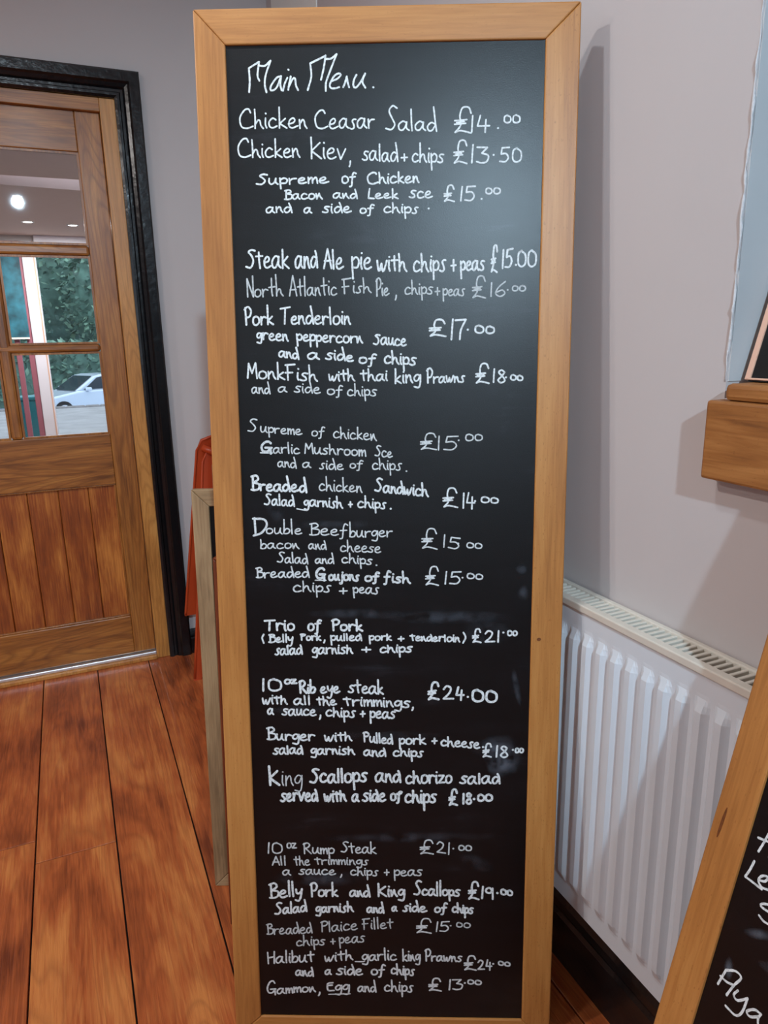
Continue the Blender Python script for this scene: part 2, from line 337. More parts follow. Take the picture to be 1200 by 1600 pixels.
# ------------------------------------------------------------------ handwriting layout, millimetres on the board
# each word: text, base line start x y, end x y (from the panel's top left corner), x-height, capital height, pen width, tone
MENU_LINES = [
    ('Chicken Ceasar Salad £14.00', [
        ('Chicken', 16.2, 113.8, 118.8, 115.4, 13.4, 27.6, 2.41, 1.0), ('Ceasar', 129.2, 116.0, 219.9, 117.4, 13.9, 25.6, 2.41, 1.0),
        ('Salad', 234.8, 118.9, 312.9, 122.6, 12.1, 32.5, 2.4, 1.0), ('£', 337.3, 125.6, 364.4, 126.0, 18.0, 36.2, 2.4, 1.0),
        ('14', 363.0, 124.5, 391.7, 124.9, 11.1, 22.2, 2.4, 1.0), ('.', 402.5, 121.0, 403.8, 121.0, 3.7, 7.4, 2.4, 1.0),
        ('00', 411.2, 112.5, 436.0, 112.9, 5.5, 11.1, 2.39, 1.0),
    ]),
    ('Chicken Kiev, salad + chips £13.50', [
        ('Chicken', 12.0, 154.6, 107.2, 156.4, 12.8, 26.0, 2.44, 1.0), ('Kiev', 122.3, 158.9, 176.4, 159.7, 14.7, 30.1, 2.44, 1.0),
        (',', 179.4, 165.1, 183.4, 165.1, 13.2, 26.4, 2.44, 1.0), ('salad', 199.2, 161.8, 254.9, 164.4, 13.1, 25.3, 2.44, 1.0),
        ('+', 257.8, 164.5, 269.3, 164.7, 10.8, 18.0, 2.43, 1.0), ('chips', 274.8, 165.3, 323.7, 166.8, 12.4, 26.3, 2.43, 1.0),
        ('£', 336.7, 168.5, 358.6, 168.8, 16.5, 32.8, 2.43, 1.0), ('13', 363.5, 168.0, 390.4, 168.4, 12.2, 24.4, 2.43, 1.0),
        ('.', 396.6, 158.5, 397.7, 158.5, 3.7, 7.5, 2.42, 1.0), ('50', 405.2, 167.3, 439.0, 167.8, 9.4, 20.2, 2.43, 1.0),
    ]),
    ('Supreme of Chicken', [
        ('Supreme', 37.7, 194.3, 150.1, 193.4, 8.6, 15.2, 2.65, 1.0), ('of', 168.3, 194.2, 191.8, 195.0, 10.4, 15.9, 2.64, 1.0),
        ('Chicken', 206.9, 195.5, 286.6, 194.8, 9.6, 15.9, 2.64, 1.0),
    ]),
    ('Bacon and Leek sce £15.00', [
        ('Bacon', 80.2, 215.9, 140.0, 216.4, 8.0, 14.3, 2.48, 1.0), ('and', 154.6, 215.6, 193.0, 216.1, 7.3, 13.4, 2.47, 1.0),
        ('Leek', 207.7, 216.7, 255.0, 217.0, 7.6, 14.3, 2.47, 1.0), ('sce', 269.7, 216.2, 306.9, 216.7, 9.9, 17.1, 2.47, 1.0),
        ('£', 322.4, 222.3, 340.1, 222.5, 11.4, 23.3, 2.47, 1.0), ('15', 347.5, 221.7, 371.5, 222.0, 10.9, 21.3, 2.47, 1.0),
        ('.', 379.5, 220.6, 380.7, 220.6, 3.8, 7.6, 2.47, 1.0), ('00', 385.4, 212.3, 408.6, 212.6, 4.4, 8.7, 2.46, 1.0),
    ]),
    ('and a side of chips', [
        ('and', 51.8, 234.8, 93.3, 235.3, 8.7, 13.9, 2.49, 1.0), ('a', 109.6, 236.5, 123.4, 236.7, 8.1, 15.4, 2.49, 1.0),
        ('side', 137.6, 236.1, 183.8, 236.7, 8.8, 14.2, 2.49, 1.0), ('of', 195.3, 237.6, 218.6, 237.9, 7.7, 12.5, 2.49, 1.0),
        ('chips', 231.8, 237.1, 285.2, 238.7, 8.7, 14.3, 2.48, 1.0), ('.', 299.2, 233.4, 301.1, 233.4, 3.7, 7.3, 2.48, 1.0),
    ]),
    ('Steak and Ale pie with chips + peas £15.00', [
        ('Steak', 17.4, 315.7, 86.6, 316.2, 17.4, 26.5, 2.93, 1.0), ('and', 94.1, 316.6, 130.6, 317.0, 17.4, 24.9, 2.93, 1.0),
        ('Ale', 137.8, 318.5, 170.9, 318.8, 16.0, 29.8, 2.92, 1.0), ('pie', 181.3, 318.9, 213.7, 319.9, 17.3, 24.5, 2.92, 1.0),
        ('with', 220.0, 322.8, 268.0, 323.3, 15.5, 25.9, 2.92, 1.0), ('chips', 276.3, 323.7, 327.7, 324.3, 16.1, 26.5, 2.92, 1.0),
        ('+', 333.4, 325.0, 343.5, 325.1, 17.6, 29.4, 2.92, 1.0), ('peas', 348.0, 323.8, 387.0, 323.8, 14.7, 25.5, 2.91, 1.0),
        ('£', 394.8, 326.3, 406.3, 326.4, 19.2, 38.8, 2.91, 1.0), ('15', 411.9, 320.6, 430.1, 318.8, 13.3, 26.4, 2.91, 1.0),
        ('.', 433.1, 317.3, 434.3, 317.3, 3.9, 7.8, 2.9, 1.0), ('00', 435.8, 318.5, 464.9, 318.8, 12.1, 24.2, 2.9, 1.0),
    ]),
    ('North Atlantic Fish Pie, chips + peas £16.00', [
        ('North', 18.4, 358.6, 76.3, 358.5, 11.9, 32.9, 2.3, 0.72), ('Atlantic', 83.9, 358.2, 159.4, 357.2, 12.4, 29.6, 2.29, 0.72),
        ('Fish', 165.6, 355.4, 212.8, 354.0, 9.9, 22.5, 2.28, 0.72), ('Pie', 218.2, 359.8, 240.4, 358.1, 11.4, 28.6, 2.28, 0.72),
        (',', 247.9, 361.0, 251.6, 361.0, 11.9, 23.8, 2.28, 0.72), ('chips', 263.3, 357.8, 307.8, 358.2, 10.3, 21.4, 2.28, 0.72),
        ('+', 309.5, 360.2, 318.7, 360.3, 11.9, 19.8, 2.28, 0.72), ('peas', 321.7, 360.4, 356.9, 360.3, 9.9, 17.8, 2.28, 0.72),
        ('£', 366.8, 364.2, 389.2, 364.4, 17.0, 34.0, 2.28, 0.72), ('16', 395.3, 362.1, 419.4, 362.4, 10.7, 21.4, 2.28, 0.72),
        ('.', 421.3, 353.9, 422.3, 353.9, 3.9, 7.9, 2.27, 0.72), ('00', 428.2, 354.2, 449.8, 354.8, 3.9, 7.9, 2.27, 0.72),
    ]),
    ('Pork Tenderloin £17.00', [
        ('Pork', 12.3, 401.3, 59.9, 401.4, 12.6, 28.6, 2.9, 1.0), ('Tenderloin', 68.9, 400.5, 180.2, 401.6, 12.5, 25.5, 2.9, 1.0),
        ('£', 300.4, 421.1, 328.7, 421.4, 12.9, 25.8, 2.9, 1.0), ('17', 334.5, 426.5, 359.6, 426.1, 14.9, 29.8, 2.9, 1.0),
        ('.', 360.7, 413.2, 362.0, 413.2, 4.0, 8.0, 2.89, 1.0), ('00', 371.9, 416.5, 402.8, 418.0, 5.6, 11.2, 2.89, 1.0),
    ]),
    ('green peppercorn sauce', [
        ('green', 30.8, 422.7, 82.3, 426.4, 10.1, 18.2, 2.82, 1.0), ('peppercorn', 93.3, 426.1, 198.8, 430.7, 10.1, 18.2, 2.82, 1.0),
        ('Sauce', 213.4, 432.4, 266.8, 435.4, 10.7, 15.1, 2.82, 1.0),
    ]),
    ('and a side of chips', [
        ('and', 64.9, 449.9, 98.3, 454.2, 9.4, 18.4, 2.94, 1.0), ('a', 110.2, 453.7, 130.7, 454.5, 9.4, 18.4, 2.94, 1.0),
        ('side', 138.0, 455.0, 183.9, 458.4, 9.4, 19.4, 2.94, 1.0), ('of', 191.2, 461.6, 220.4, 462.2, 9.4, 15.3, 2.94, 1.0),
        ('chips', 230.8, 461.9, 282.4, 464.8, 11.3, 20.5, 2.94, 1.0),
    ]),
    ('MonkFish with thai king Prawns £18.00', [
        ('MonkFish', 14.0, 483.1, 126.9, 488.1, 11.3, 25.1, 2.77, 1.0), ('with', 142.6, 487.8, 185.8, 488.6, 9.5, 18.1, 2.76, 1.0),
        ('thai', 192.3, 488.2, 236.9, 488.2, 10.3, 18.1, 2.76, 1.0), ('king', 247.3, 492.4, 289.1, 492.1, 12.3, 23.0, 2.76, 1.0),
        ('Prawns', 296.4, 492.7, 358.2, 491.2, 9.4, 24.2, 2.76, 1.0), ('£', 373.4, 493.7, 396.7, 493.9, 14.8, 29.9, 2.75, 1.0),
        ('18', 401.1, 492.3, 421.2, 493.7, 9.8, 19.7, 2.75, 1.0), ('.', 421.1, 486.3, 422.3, 486.3, 4.1, 8.2, 2.75, 1.0),
        ('00', 428.0, 488.8, 448.7, 490.2, 4.1, 8.2, 2.75, 1.0),
    ]),
    ('and a side of chips', [
        ('and', 20.3, 505.9, 51.2, 507.4, 9.1, 18.7, 2.29, 0.85), ('a', 62.6, 505.0, 78.0, 505.1, 8.3, 16.6, 2.29, 0.85),
        ('side', 87.5, 505.6, 130.7, 508.0, 9.1, 18.2, 2.28, 0.85), ('of', 140.5, 509.5, 166.4, 510.1, 8.3, 14.9, 2.28, 0.85),
        ('chips', 172.1, 511.2, 220.0, 512.8, 9.3, 19.6, 2.28, 0.85),
    ]),
    ('Supreme of chicken £15.00', [
        ('S', 11.8, 567.0, 28.9, 567.1, 9.5, 19.0, 2.23, 0.85), ('upreme', 32.3, 567.8, 100.3, 572.6, 8.8, 16.9, 2.23, 0.85),
        ('of', 114.4, 574.8, 136.8, 574.9, 8.4, 15.2, 2.22, 0.85), ('chicken', 149.0, 577.5, 219.0, 582.1, 10.1, 19.0, 2.22, 0.85),
        ('£', 287.1, 597.1, 314.6, 597.2, 13.5, 27.0, 2.23, 0.85), ('15', 315.6, 597.9, 348.8, 598.1, 11.0, 21.9, 2.23, 0.85),
        ('.', 348.0, 583.7, 349.3, 583.7, 4.2, 8.4, 2.22, 0.85), ('00', 359.2, 583.4, 386.5, 583.1, 5.0, 10.1, 2.22, 0.85),
    ]),
    ('Garlic Mushroom Sce', [
        ('G', 32.0, 600.2, 51.9, 600.3, 8.9, 17.9, 3.67, 0.85), ('arlic', 51.9, 601.1, 95.7, 602.6, 9.3, 17.8, 2.35, 0.85),
        ('Mushroom', 102.1, 602.2, 201.7, 607.0, 9.8, 16.1, 2.34, 0.85), ('Sce', 214.5, 607.1, 244.2, 609.4, 9.3, 17.0, 2.34, 0.85),
    ]),
    ('and a side of chips.', [
        ('and', 58.3, 622.9, 89.8, 625.6, 9.0, 17.1, 2.26, 0.85), ('a', 98.4, 624.4, 113.3, 624.9, 8.1, 14.9, 2.25, 0.85),
        ('side', 125.1, 626.7, 165.2, 629.0, 9.0, 17.5, 2.25, 0.85), ('of', 174.7, 625.8, 197.3, 627.0, 7.7, 12.4, 2.25, 0.85),
        ('chips', 210.5, 627.6, 258.8, 629.9, 10.2, 17.4, 2.25, 0.85), ('.', 264.9, 632.5, 266.4, 632.5, 4.1, 8.2, 2.25, 0.85),
    ]),
    ('Breaded chicken Sandwich £14.00', [
        ('Breaded', 13.4, 660.6, 106.0, 664.8, 10.8, 23.3, 3.52, 1.0), ('chicken', 124.3, 662.1, 195.1, 665.2, 10.3, 22.8, 2.38, 0.85),
        ('Sandwich', 213.4, 663.6, 302.0, 672.8, 11.4, 20.7, 3.1, 1.0), ('£', 323.1, 689.9, 349.2, 690.4, 15.6, 31.5, 2.7, 1.0),
        ('14', 355.6, 691.5, 376.5, 692.6, 12.1, 24.2, 2.7, 1.0), ('.', 375.3, 681.4, 376.4, 681.4, 4.3, 8.6, 2.69, 1.0),
        ('00', 384.9, 682.3, 413.5, 683.7, 4.5, 9.0, 2.69, 1.0),
    ]),
    ('Salad garnish + chips.', [
        ('Salad', 34.2, 684.5, 85.4, 687.3, 10.4, 18.2, 2.82, 1.0), ('garnish', 98.8, 686.9, 163.6, 690.4, 9.8, 18.2, 2.81, 1.0),
        ('+', 170.7, 689.8, 179.4, 689.8, 9.5, 17.3, 2.81, 1.0), ('chips', 186.2, 689.8, 233.5, 692.1, 9.8, 19.1, 2.81, 1.0),
        ('.', 239.5, 693.5, 240.6, 693.5, 4.3, 8.7, 2.81, 1.0),
    ]),
    ('Double Beef burger £15.00', [
        ('D', 14.1, 735.2, 39.9, 732.7, 14.5, 29.1, 3.59, 0.9), ('ouble', 36.6, 732.7, 96.0, 733.2, 9.2, 23.7, 2.32, 0.9),
        ('Beef', 106.8, 734.6, 171.2, 736.5, 10.5, 21.1, 2.32, 0.9), ('burger', 172.2, 738.5, 243.6, 738.0, 10.1, 24.6, 2.32, 0.9),
        ('£', 289.3, 757.7, 316.3, 758.8, 16.7, 33.4, 2.32, 0.9), ('15', 324.9, 755.5, 353.6, 760.0, 9.7, 19.8, 2.32, 0.9),
        ('.', 348.8, 750.5, 350.1, 750.5, 4.4, 8.8, 2.32, 0.9), ('00', 362.7, 756.3, 388.1, 758.1, 4.2, 8.3, 2.32, 0.9),
    ]),
    ('bacon and cheese', [
        ('bacon', 26.0, 757.4, 91.0, 757.5, 9.3, 15.9, 2.34, 0.85), ('and', 104.9, 758.2, 135.4, 758.9, 8.8, 14.6, 2.33, 0.85),
        ('cheese', 157.1, 762.1, 224.4, 764.4, 9.7, 18.6, 2.33, 0.85),
    ]),
    ('Salad and chips', [
        ('Salad', 52.6, 780.3, 105.0, 782.6, 9.3, 16.9, 2.46, 0.9), ('and', 115.3, 781.5, 147.6, 782.5, 8.4, 16.9, 2.45, 0.9),
        ('chips', 159.0, 781.1, 210.3, 784.3, 9.3, 16.0, 2.45, 0.9), ('.', 215.7, 786.6, 216.8, 786.6, 4.4, 8.9, 2.45, 0.9),
    ]),
    ('Breaded Goujons of fish £15.00', [
        ('Breaded', 16.7, 806.0, 106.7, 805.6, 9.4, 17.9, 2.58, 0.92), ('G', 115.4, 808.8, 133.6, 808.8, 9.4, 18.8, 4.08, 0.92),
        ('oujons', 136.6, 810.6, 188.7, 811.1, 9.4, 17.0, 3.65, 0.92), ('of', 196.3, 811.7, 222.5, 812.4, 8.5, 14.8, 3.65, 0.92),
        ('fish', 226.8, 812.9, 273.0, 815.5, 9.7, 19.3, 3.54, 0.92), ('£', 295.5, 818.8, 318.8, 819.2, 15.6, 31.3, 2.57, 0.92),
        ('15', 327.4, 817.0, 355.7, 817.0, 10.5, 21.0, 2.57, 0.92), ('.', 356.2, 807.6, 357.5, 807.6, 4.5, 8.9, 2.56, 0.92),
        ('00', 363.6, 807.6, 390.3, 809.4, 4.5, 8.9, 2.56, 0.92),
    ]),
    ('chips + peas', [
        ('chips', 78.2, 829.4, 141.9, 830.4, 10.4, 17.6, 2.59, 0.85), ('+', 153.7, 834.2, 168.7, 834.2, 10.4, 18.0, 2.59, 0.85),
        ('peas', 176.4, 832.2, 220.8, 833.1, 9.9, 18.0, 2.59, 0.85),
    ]),
    ('Trio of Pork', [
        ('Trio', 27.6, 895.9, 79.8, 896.3, 11.9, 17.4, 3.63, 1.0), ('of', 100.5, 895.8, 125.3, 895.8, 12.6, 17.4, 3.63, 1.0),
        ('Pork', 139.7, 896.2, 193.8, 897.1, 10.3, 19.2, 3.62, 1.0),
    ]),
    ('(Belly Pork, pulled pork + tenderloin) £21.00', [
        ('(', 23.0, 916.6, 28.7, 916.6, 6.9, 13.8, 2.99, 1.0), ('Belly', 34.1, 916.6, 77.1, 916.5, 8.8, 13.4, 2.99, 1.0),
        ('Pork', 87.2, 912.8, 123.8, 913.2, 7.8, 10.6, 2.98, 1.0), (',', 126.0, 914.2, 130.5, 914.1, 7.8, 11.5, 2.98, 1.0),
        ('pulled', 137.8, 913.7, 191.9, 913.6, 8.7, 11.5, 2.98, 1.0), ('pork', 202.0, 913.1, 241.2, 912.6, 7.8, 10.5, 2.97, 1.0),
        ('+', 250.0, 914.4, 262.1, 914.4, 7.8, 13.8, 2.97, 1.0), ('tenderloin', 269.6, 913.5, 354.4, 915.2, 8.0, 11.0, 2.97, 1.0),
        (')', 357.3, 916.1, 364.3, 916.1, 8.2, 16.5, 2.97, 1.0), ('£', 373.1, 916.5, 389.6, 916.5, 11.4, 22.9, 2.96, 1.0),
        ('21', 394.0, 915.8, 418.7, 915.8, 9.6, 19.4, 2.96, 1.0), ('.', 424.4, 900.9, 425.7, 900.9, 4.6, 9.1, 2.95, 1.0),
        ('00', 431.0, 904.6, 448.7, 904.6, 4.1, 8.2, 2.95, 1.0),
    ]),
    ('salad garnish + chips', [
        ('salad', 44.1, 938.3, 92.2, 936.8, 10.4, 15.3, 3.11, 1.0), ('garnish', 106.7, 936.6, 176.7, 935.8, 10.4, 14.3, 3.11, 1.0),
        ('+', 189.4, 934.1, 206.7, 934.1, 9.2, 15.2, 3.1, 1.0), ('chips', 220.4, 934.5, 275.8, 933.3, 9.2, 12.2, 3.1, 1.0),
    ]),
    ('10oz Ribeye steak £24.00', [
        ('10', 21.5, 1002.0, 54.6, 1001.4, 10.8, 21.7, 3.62, 1.0), ('oz', 58.8, 989.6, 81.9, 988.6, 7.5, 14.1, 3.6, 1.0),
        ('Rib', 82.6, 1005.8, 112.8, 1005.7, 10.4, 21.7, 3.73, 1.0), ('eye', 118.6, 1005.7, 154.1, 1005.6, 11.8, 21.2, 3.39, 1.0),
        ('steak', 165.7, 1004.3, 227.3, 1006.5, 12.7, 26.3, 3.27, 1.0), ('£', 299.6, 1016.8, 320.8, 1016.0, 15.3, 30.5, 3.83, 1.0),
        ('24', 325.3, 1015.5, 362.7, 1016.6, 11.3, 22.5, 3.61, 1.0), ('.', 367.1, 1013.0, 368.4, 1013.0, 4.7, 9.4, 3.26, 1.0),
        ('00', 374.3, 1019.1, 417.0, 1020.8, 9.9, 19.7, 4.17, 1.0),
    ]),
    ('with all the trimmings,', [
        ('with', 20.1, 1025.2, 64.6, 1025.0, 10.9, 14.7, 3.18, 1.0), ('all', 73.6, 1025.9, 102.0, 1026.3, 10.6, 15.6, 3.18, 1.0),
        ('the', 111.9, 1026.7, 147.9, 1027.1, 9.9, 15.6, 3.18, 1.0), ('trimmings', 156.9, 1027.5, 272.0, 1030.2, 10.8, 15.3, 3.17, 1.0),
        (',', 272.6, 1031.9, 277.4, 1031.8, 9.1, 15.9, 3.17, 1.0),
    ]),
    ('a sauce, chips + peas', [
        ('a', 28.5, 1043.9, 41.0, 1044.3, 10.7, 19.0, 3.2, 1.0), ('sauce', 52.7, 1044.5, 112.8, 1045.7, 10.7, 19.0, 3.2, 1.0),
        (',', 115.9, 1047.1, 120.9, 1047.1, 11.9, 21.4, 3.19, 1.0), ('chips', 127.9, 1046.6, 179.7, 1048.0, 10.7, 15.7, 3.19, 1.0),
        ('+', 185.4, 1048.0, 196.2, 1048.0, 10.9, 19.0, 3.19, 1.0), ('peas', 202.2, 1049.1, 247.2, 1049.9, 11.9, 21.4, 3.19, 1.0),
    ]),
    ('Burger with Pulled pork + cheese £18.00', [
        ('Burger', 25.5, 1089.4, 110.0, 1091.2, 10.6, 21.6, 3.23, 1.0), ('with', 124.1, 1091.3, 173.1, 1090.8, 10.1, 15.8, 3.23, 1.0),
        ('Pulled', 189.8, 1092.2, 242.5, 1096.2, 10.1, 17.3, 3.23, 1.0), ('pork', 251.4, 1096.0, 298.7, 1095.7, 10.4, 16.1, 3.22, 1.0),
        ('+', 306.5, 1095.9, 317.8, 1095.8, 11.0, 19.2, 3.22, 1.0), ('cheese', 322.3, 1098.7, 389.9, 1103.1, 10.5, 16.8, 3.22, 1.0),
        ('.', 393.7, 1102.4, 395.0, 1102.4, 4.8, 9.6, 3.22, 1.0), ('£', 393.0, 1118.7, 409.6, 1118.6, 12.5, 25.0, 3.23, 1.0),
        ('18', 415.5, 1118.6, 437.5, 1119.7, 10.3, 20.7, 3.23, 1.0), ('.', 444.3, 1107.1, 445.6, 1107.1, 4.8, 9.6, 3.22, 1.0),
        ('00', 447.7, 1110.5, 463.4, 1110.4, 4.1, 8.2, 3.22, 1.0),
    ]),
    ('salad garnish and chips', [
        ('salad', 35.4, 1115.3, 89.0, 1114.9, 10.7, 15.0, 3.25, 1.0), ('garnish', 100.4, 1114.9, 177.7, 1115.4, 10.1, 13.5, 3.25, 1.0),
        ('and', 190.9, 1117.5, 230.6, 1119.0, 10.1, 14.5, 3.24, 1.0), ('chips', 241.2, 1118.0, 294.2, 1118.9, 9.8, 13.9, 3.24, 1.0),
    ]),
    ('King Scallops and chorizo salad', [
        ('K', 26.5, 1173.1, 47.8, 1172.9, 17.7, 35.7, 4.36, 1.0), ('ing', 49.8, 1172.9, 86.2, 1171.1, 18.1, 28.1, 2.36, 0.8),
        ('Scallops', 96.8, 1167.4, 198.7, 1165.4, 16.4, 25.0, 4.11, 1.0), ('and', 210.2, 1164.9, 256.0, 1165.7, 15.8, 21.1, 3.75, 1.0),
        ('chorizo', 262.4, 1167.1, 343.0, 1166.6, 14.6, 21.9, 3.75, 1.0), ('salad', 354.0, 1167.3, 425.4, 1167.3, 13.3, 18.0, 3.62, 1.0),
    ]),
    ('served with a side of chips £18.00', [
        ('served', 45.3, 1201.8, 112.9, 1201.3, 14.8, 20.9, 4.03, 1.0), ('with', 120.9, 1201.9, 162.4, 1201.6, 13.5, 18.7, 4.03, 1.0),
        ('a', 169.5, 1201.5, 184.2, 1201.4, 13.5, 23.9, 4.02, 1.0), ('side', 187.0, 1201.4, 230.0, 1201.0, 14.3, 20.8, 4.02, 1.0),
        ('of', 236.0, 1198.9, 258.3, 1198.7, 12.4, 15.4, 4.02, 1.0), ('chips', 260.9, 1203.4, 317.2, 1203.4, 16.0, 22.5, 4.02, 1.0),
        ('£', 335.9, 1207.6, 353.4, 1207.0, 15.2, 30.3, 4.02, 1.0), ('18', 360.0, 1204.4, 377.4, 1205.1, 9.5, 19.0, 4.01, 1.0),
        ('.', 379.7, 1197.7, 380.9, 1197.7, 4.3, 8.6, 4.0, 1.0), ('00', 385.4, 1199.2, 412.4, 1199.0, 6.0, 12.1, 4.0, 1.0),
    ]),
    ('10oz Rump Steak £21.00', [
        ('10', 21.2, 1300.5, 47.2, 1300.7, 10.0, 20.0, 2.68, 0.8), ('oz', 54.8, 1290.4, 73.4, 1290.2, 9.5, 15.8, 2.67, 0.8),
        ('Rump', 82.9, 1300.6, 139.3, 1300.1, 11.0, 21.6, 2.67, 0.8), ('Steak', 149.0, 1297.6, 212.5, 1299.1, 11.5, 21.0, 2.67, 0.8),
        ('£', 286.8, 1299.4, 312.1, 1299.2, 13.5, 27.1, 2.66, 0.8), ('21', 316.1, 1295.8, 339.6, 1299.7, 10.6, 21.3, 2.66, 0.8),
        ('.', 344.8, 1289.9, 345.9, 1289.9, 4.8, 9.6, 2.65, 0.8), ('00', 354.1, 1291.5, 377.5, 1292.3, 4.8, 9.6, 2.65, 0.8),
    ]),
    ('All the trimmings', [
        ('All', 27.8, 1323.1, 52.6, 1322.9, 8.5, 17.5, 2.57, 0.75), ('the', 66.0, 1322.7, 95.9, 1323.0, 10.1, 17.5, 2.56, 0.75),
        ('trimmings', 102.3, 1320.8, 198.3, 1320.9, 9.2, 14.3, 2.56, 0.75),
    ]),
    ('a sauce, chips + peas', [
        ('a', 46.0, 1342.1, 61.9, 1342.4, 10.1, 18.6, 2.7, 0.8), ('sauce', 74.1, 1340.7, 141.0, 1340.5, 9.6, 17.5, 2.7, 0.8),
        (',', 147.1, 1341.5, 151.9, 1341.5, 9.6, 17.5, 2.69, 0.8), ('chips', 165.3, 1340.8, 215.5, 1341.3, 9.5, 17.0, 2.69, 0.8),
        ('+', 224.2, 1341.2, 234.9, 1341.1, 11.7, 18.5, 2.69, 0.8), ('peas', 241.7, 1341.3, 292.5, 1340.8, 11.1, 18.5, 2.69, 0.8),
    ]),
    ('Belly Pork and King Scallops £19.00', [
        ('Belly', 20.2, 1386.8, 81.6, 1381.8, 13.4, 29.0, 3.72, 1.0), ('Pork', 93.1, 1383.0, 144.5, 1381.6, 12.1, 26.8, 3.71, 1.0),
        ('and', 163.0, 1382.2, 201.3, 1382.6, 11.2, 22.0, 3.71, 1.0), ('King', 212.8, 1381.6, 262.2, 1381.1, 13.4, 24.6, 3.7, 1.0),
        ('Scallops', 275.6, 1377.8, 359.3, 1379.3, 11.8, 27.6, 3.69, 1.0), ('£', 371.2, 1384.8, 392.4, 1385.3, 16.8, 33.5, 3.7, 1.0),
        ('19', 394.6, 1383.3, 417.0, 1384.3, 10.8, 21.7, 3.69, 1.0), ('.', 422.4, 1374.4, 423.7, 1374.4, 4.9, 9.8, 3.68, 1.0),
        ('00', 428.0, 1375.1, 450.3, 1377.3, 4.9, 9.8, 3.68, 1.0),
    ]),
    ('Salad garnish and a side of chips', [
        ('Salad', 29.1, 1419.1, 89.0, 1411.9, 11.4, 21.7, 3.62, 1.0), ('garnish', 102.3, 1413.4, 171.7, 1411.7, 10.8, 18.9, 3.61, 1.0),
        ('and', 192.9, 1412.3, 225.5, 1413.5, 10.2, 20.5, 3.61, 1.0), ('a', 237.0, 1409.6, 248.7, 1409.4, 9.2, 18.8, 3.6, 1.0),
        ('side', 256.2, 1409.7, 301.2, 1411.2, 10.4, 20.9, 3.6, 1.0), ('of', 312.5, 1411.0, 337.2, 1411.2, 9.9, 18.9, 3.6, 1.0),
        ('chips', 343.5, 1410.7, 382.7, 1413.2, 10.4, 18.9, 3.6, 1.0),
    ]),
    ('Breaded Plaice Fillet £15.00', [
        ('Breaded', 13.7, 1458.6, 97.2, 1454.8, 11.5, 21.3, 2.65, 0.72), ('Plaice', 110.8, 1452.4, 177.8, 1446.9, 12.0, 20.7, 2.64, 0.72),
        ('Fillet', 184.2, 1446.0, 241.2, 1443.3, 11.4, 22.3, 2.63, 0.72), ('£', 280.5, 1451.9, 308.8, 1452.1, 14.5, 29.1, 2.63, 0.9),
        ('15', 315.5, 1448.5, 340.4, 1448.1, 9.5, 19.0, 2.63, 0.9), ('.', 341.4, 1438.1, 342.5, 1438.1, 5.0, 10.0, 2.62, 0.72),
        ('00', 351.5, 1439.0, 377.0, 1440.7, 4.5, 9.0, 2.62, 0.72),
    ]),
    ('chips + peas', [
        ('chips', 66.9, 1479.8, 119.7, 1478.0, 11.0, 20.3, 2.66, 0.72), ('+', 127.6, 1476.8, 138.0, 1476.7, 11.5, 19.2, 2.66, 0.72),
        ('peas', 143.0, 1474.7, 190.6, 1470.5, 12.0, 19.2, 2.65, 0.72),
    ]),
    ('Halibut with garlic king Prawns £24.00', [
        ('Halibut', 13.7, 1516.5, 99.7, 1511.1, 12.7, 23.3, 3.07, 0.9), ('with', 116.5, 1511.7, 169.2, 1506.0, 11.6, 21.0, 3.06, 0.9),
        ('garlic', 183.5, 1508.0, 247.0, 1506.0, 11.6, 24.3, 3.05, 0.9), ('king', 255.7, 1508.0, 289.2, 1507.0, 12.4, 24.2, 3.05, 0.9),
        ('Prawns', 295.5, 1507.3, 363.4, 1507.6, 10.7, 25.4, 3.05, 0.9), ('£', 365.2, 1524.2, 389.3, 1524.3, 13.8, 27.5, 3.06, 0.9),
        ('24', 389.7, 1522.8, 416.9, 1523.4, 9.4, 18.8, 3.05, 0.9), ('.', 417.4, 1512.7, 418.6, 1512.7, 5.1, 10.2, 3.05, 0.9),
        ('00', 426.3, 1513.1, 448.5, 1515.8, 4.1, 8.1, 3.05, 0.9),
    ]),
    ('and a side of chips', [
        ('and', 63.6, 1539.7, 97.8, 1540.9, 10.6, 18.4, 3.34, 0.95), ('a', 116.5, 1537.2, 130.2, 1537.0, 9.7, 16.7, 3.34, 0.95),
        ('side', 136.5, 1536.9, 186.2, 1536.8, 11.7, 20.0, 3.33, 0.95), ('of', 199.8, 1536.0, 227.1, 1536.1, 10.5, 20.5, 3.33, 0.95),
        ('chips', 235.3, 1534.1, 279.1, 1536.2, 11.6, 21.6, 3.33, 0.95),
    ]),
    ('Gammon, Egg and chips £13.00', [
        ('Gammon', 11.0, 1578.1, 100.9, 1571.6, 10.7, 26.4, 3.11, 0.92), (',', 103.3, 1575.2, 108.8, 1575.1, 11.2, 16.8, 3.11, 0.92),
        ('Egg', 119.6, 1570.7, 162.1, 1568.7, 11.8, 17.9, 3.1, 0.92), ('and', 175.3, 1570.4, 210.2, 1571.0, 10.6, 23.0, 3.1, 0.92),
        ('chips', 223.2, 1568.6, 276.6, 1569.7, 12.3, 22.9, 3.1, 0.92), ('£', 302.3, 1566.7, 327.4, 1567.1, 12.9, 25.8, 3.09, 0.92),
        ('13', 338.9, 1564.3, 364.7, 1563.1, 10.3, 20.6, 3.09, 0.92), ('.', 367.3, 1551.8, 368.7, 1551.8, 5.1, 10.3, 3.08, 0.92),
        ('00', 372.3, 1551.7, 398.1, 1553.4, 4.1, 8.2, 3.08, 0.92),
    ]),
]
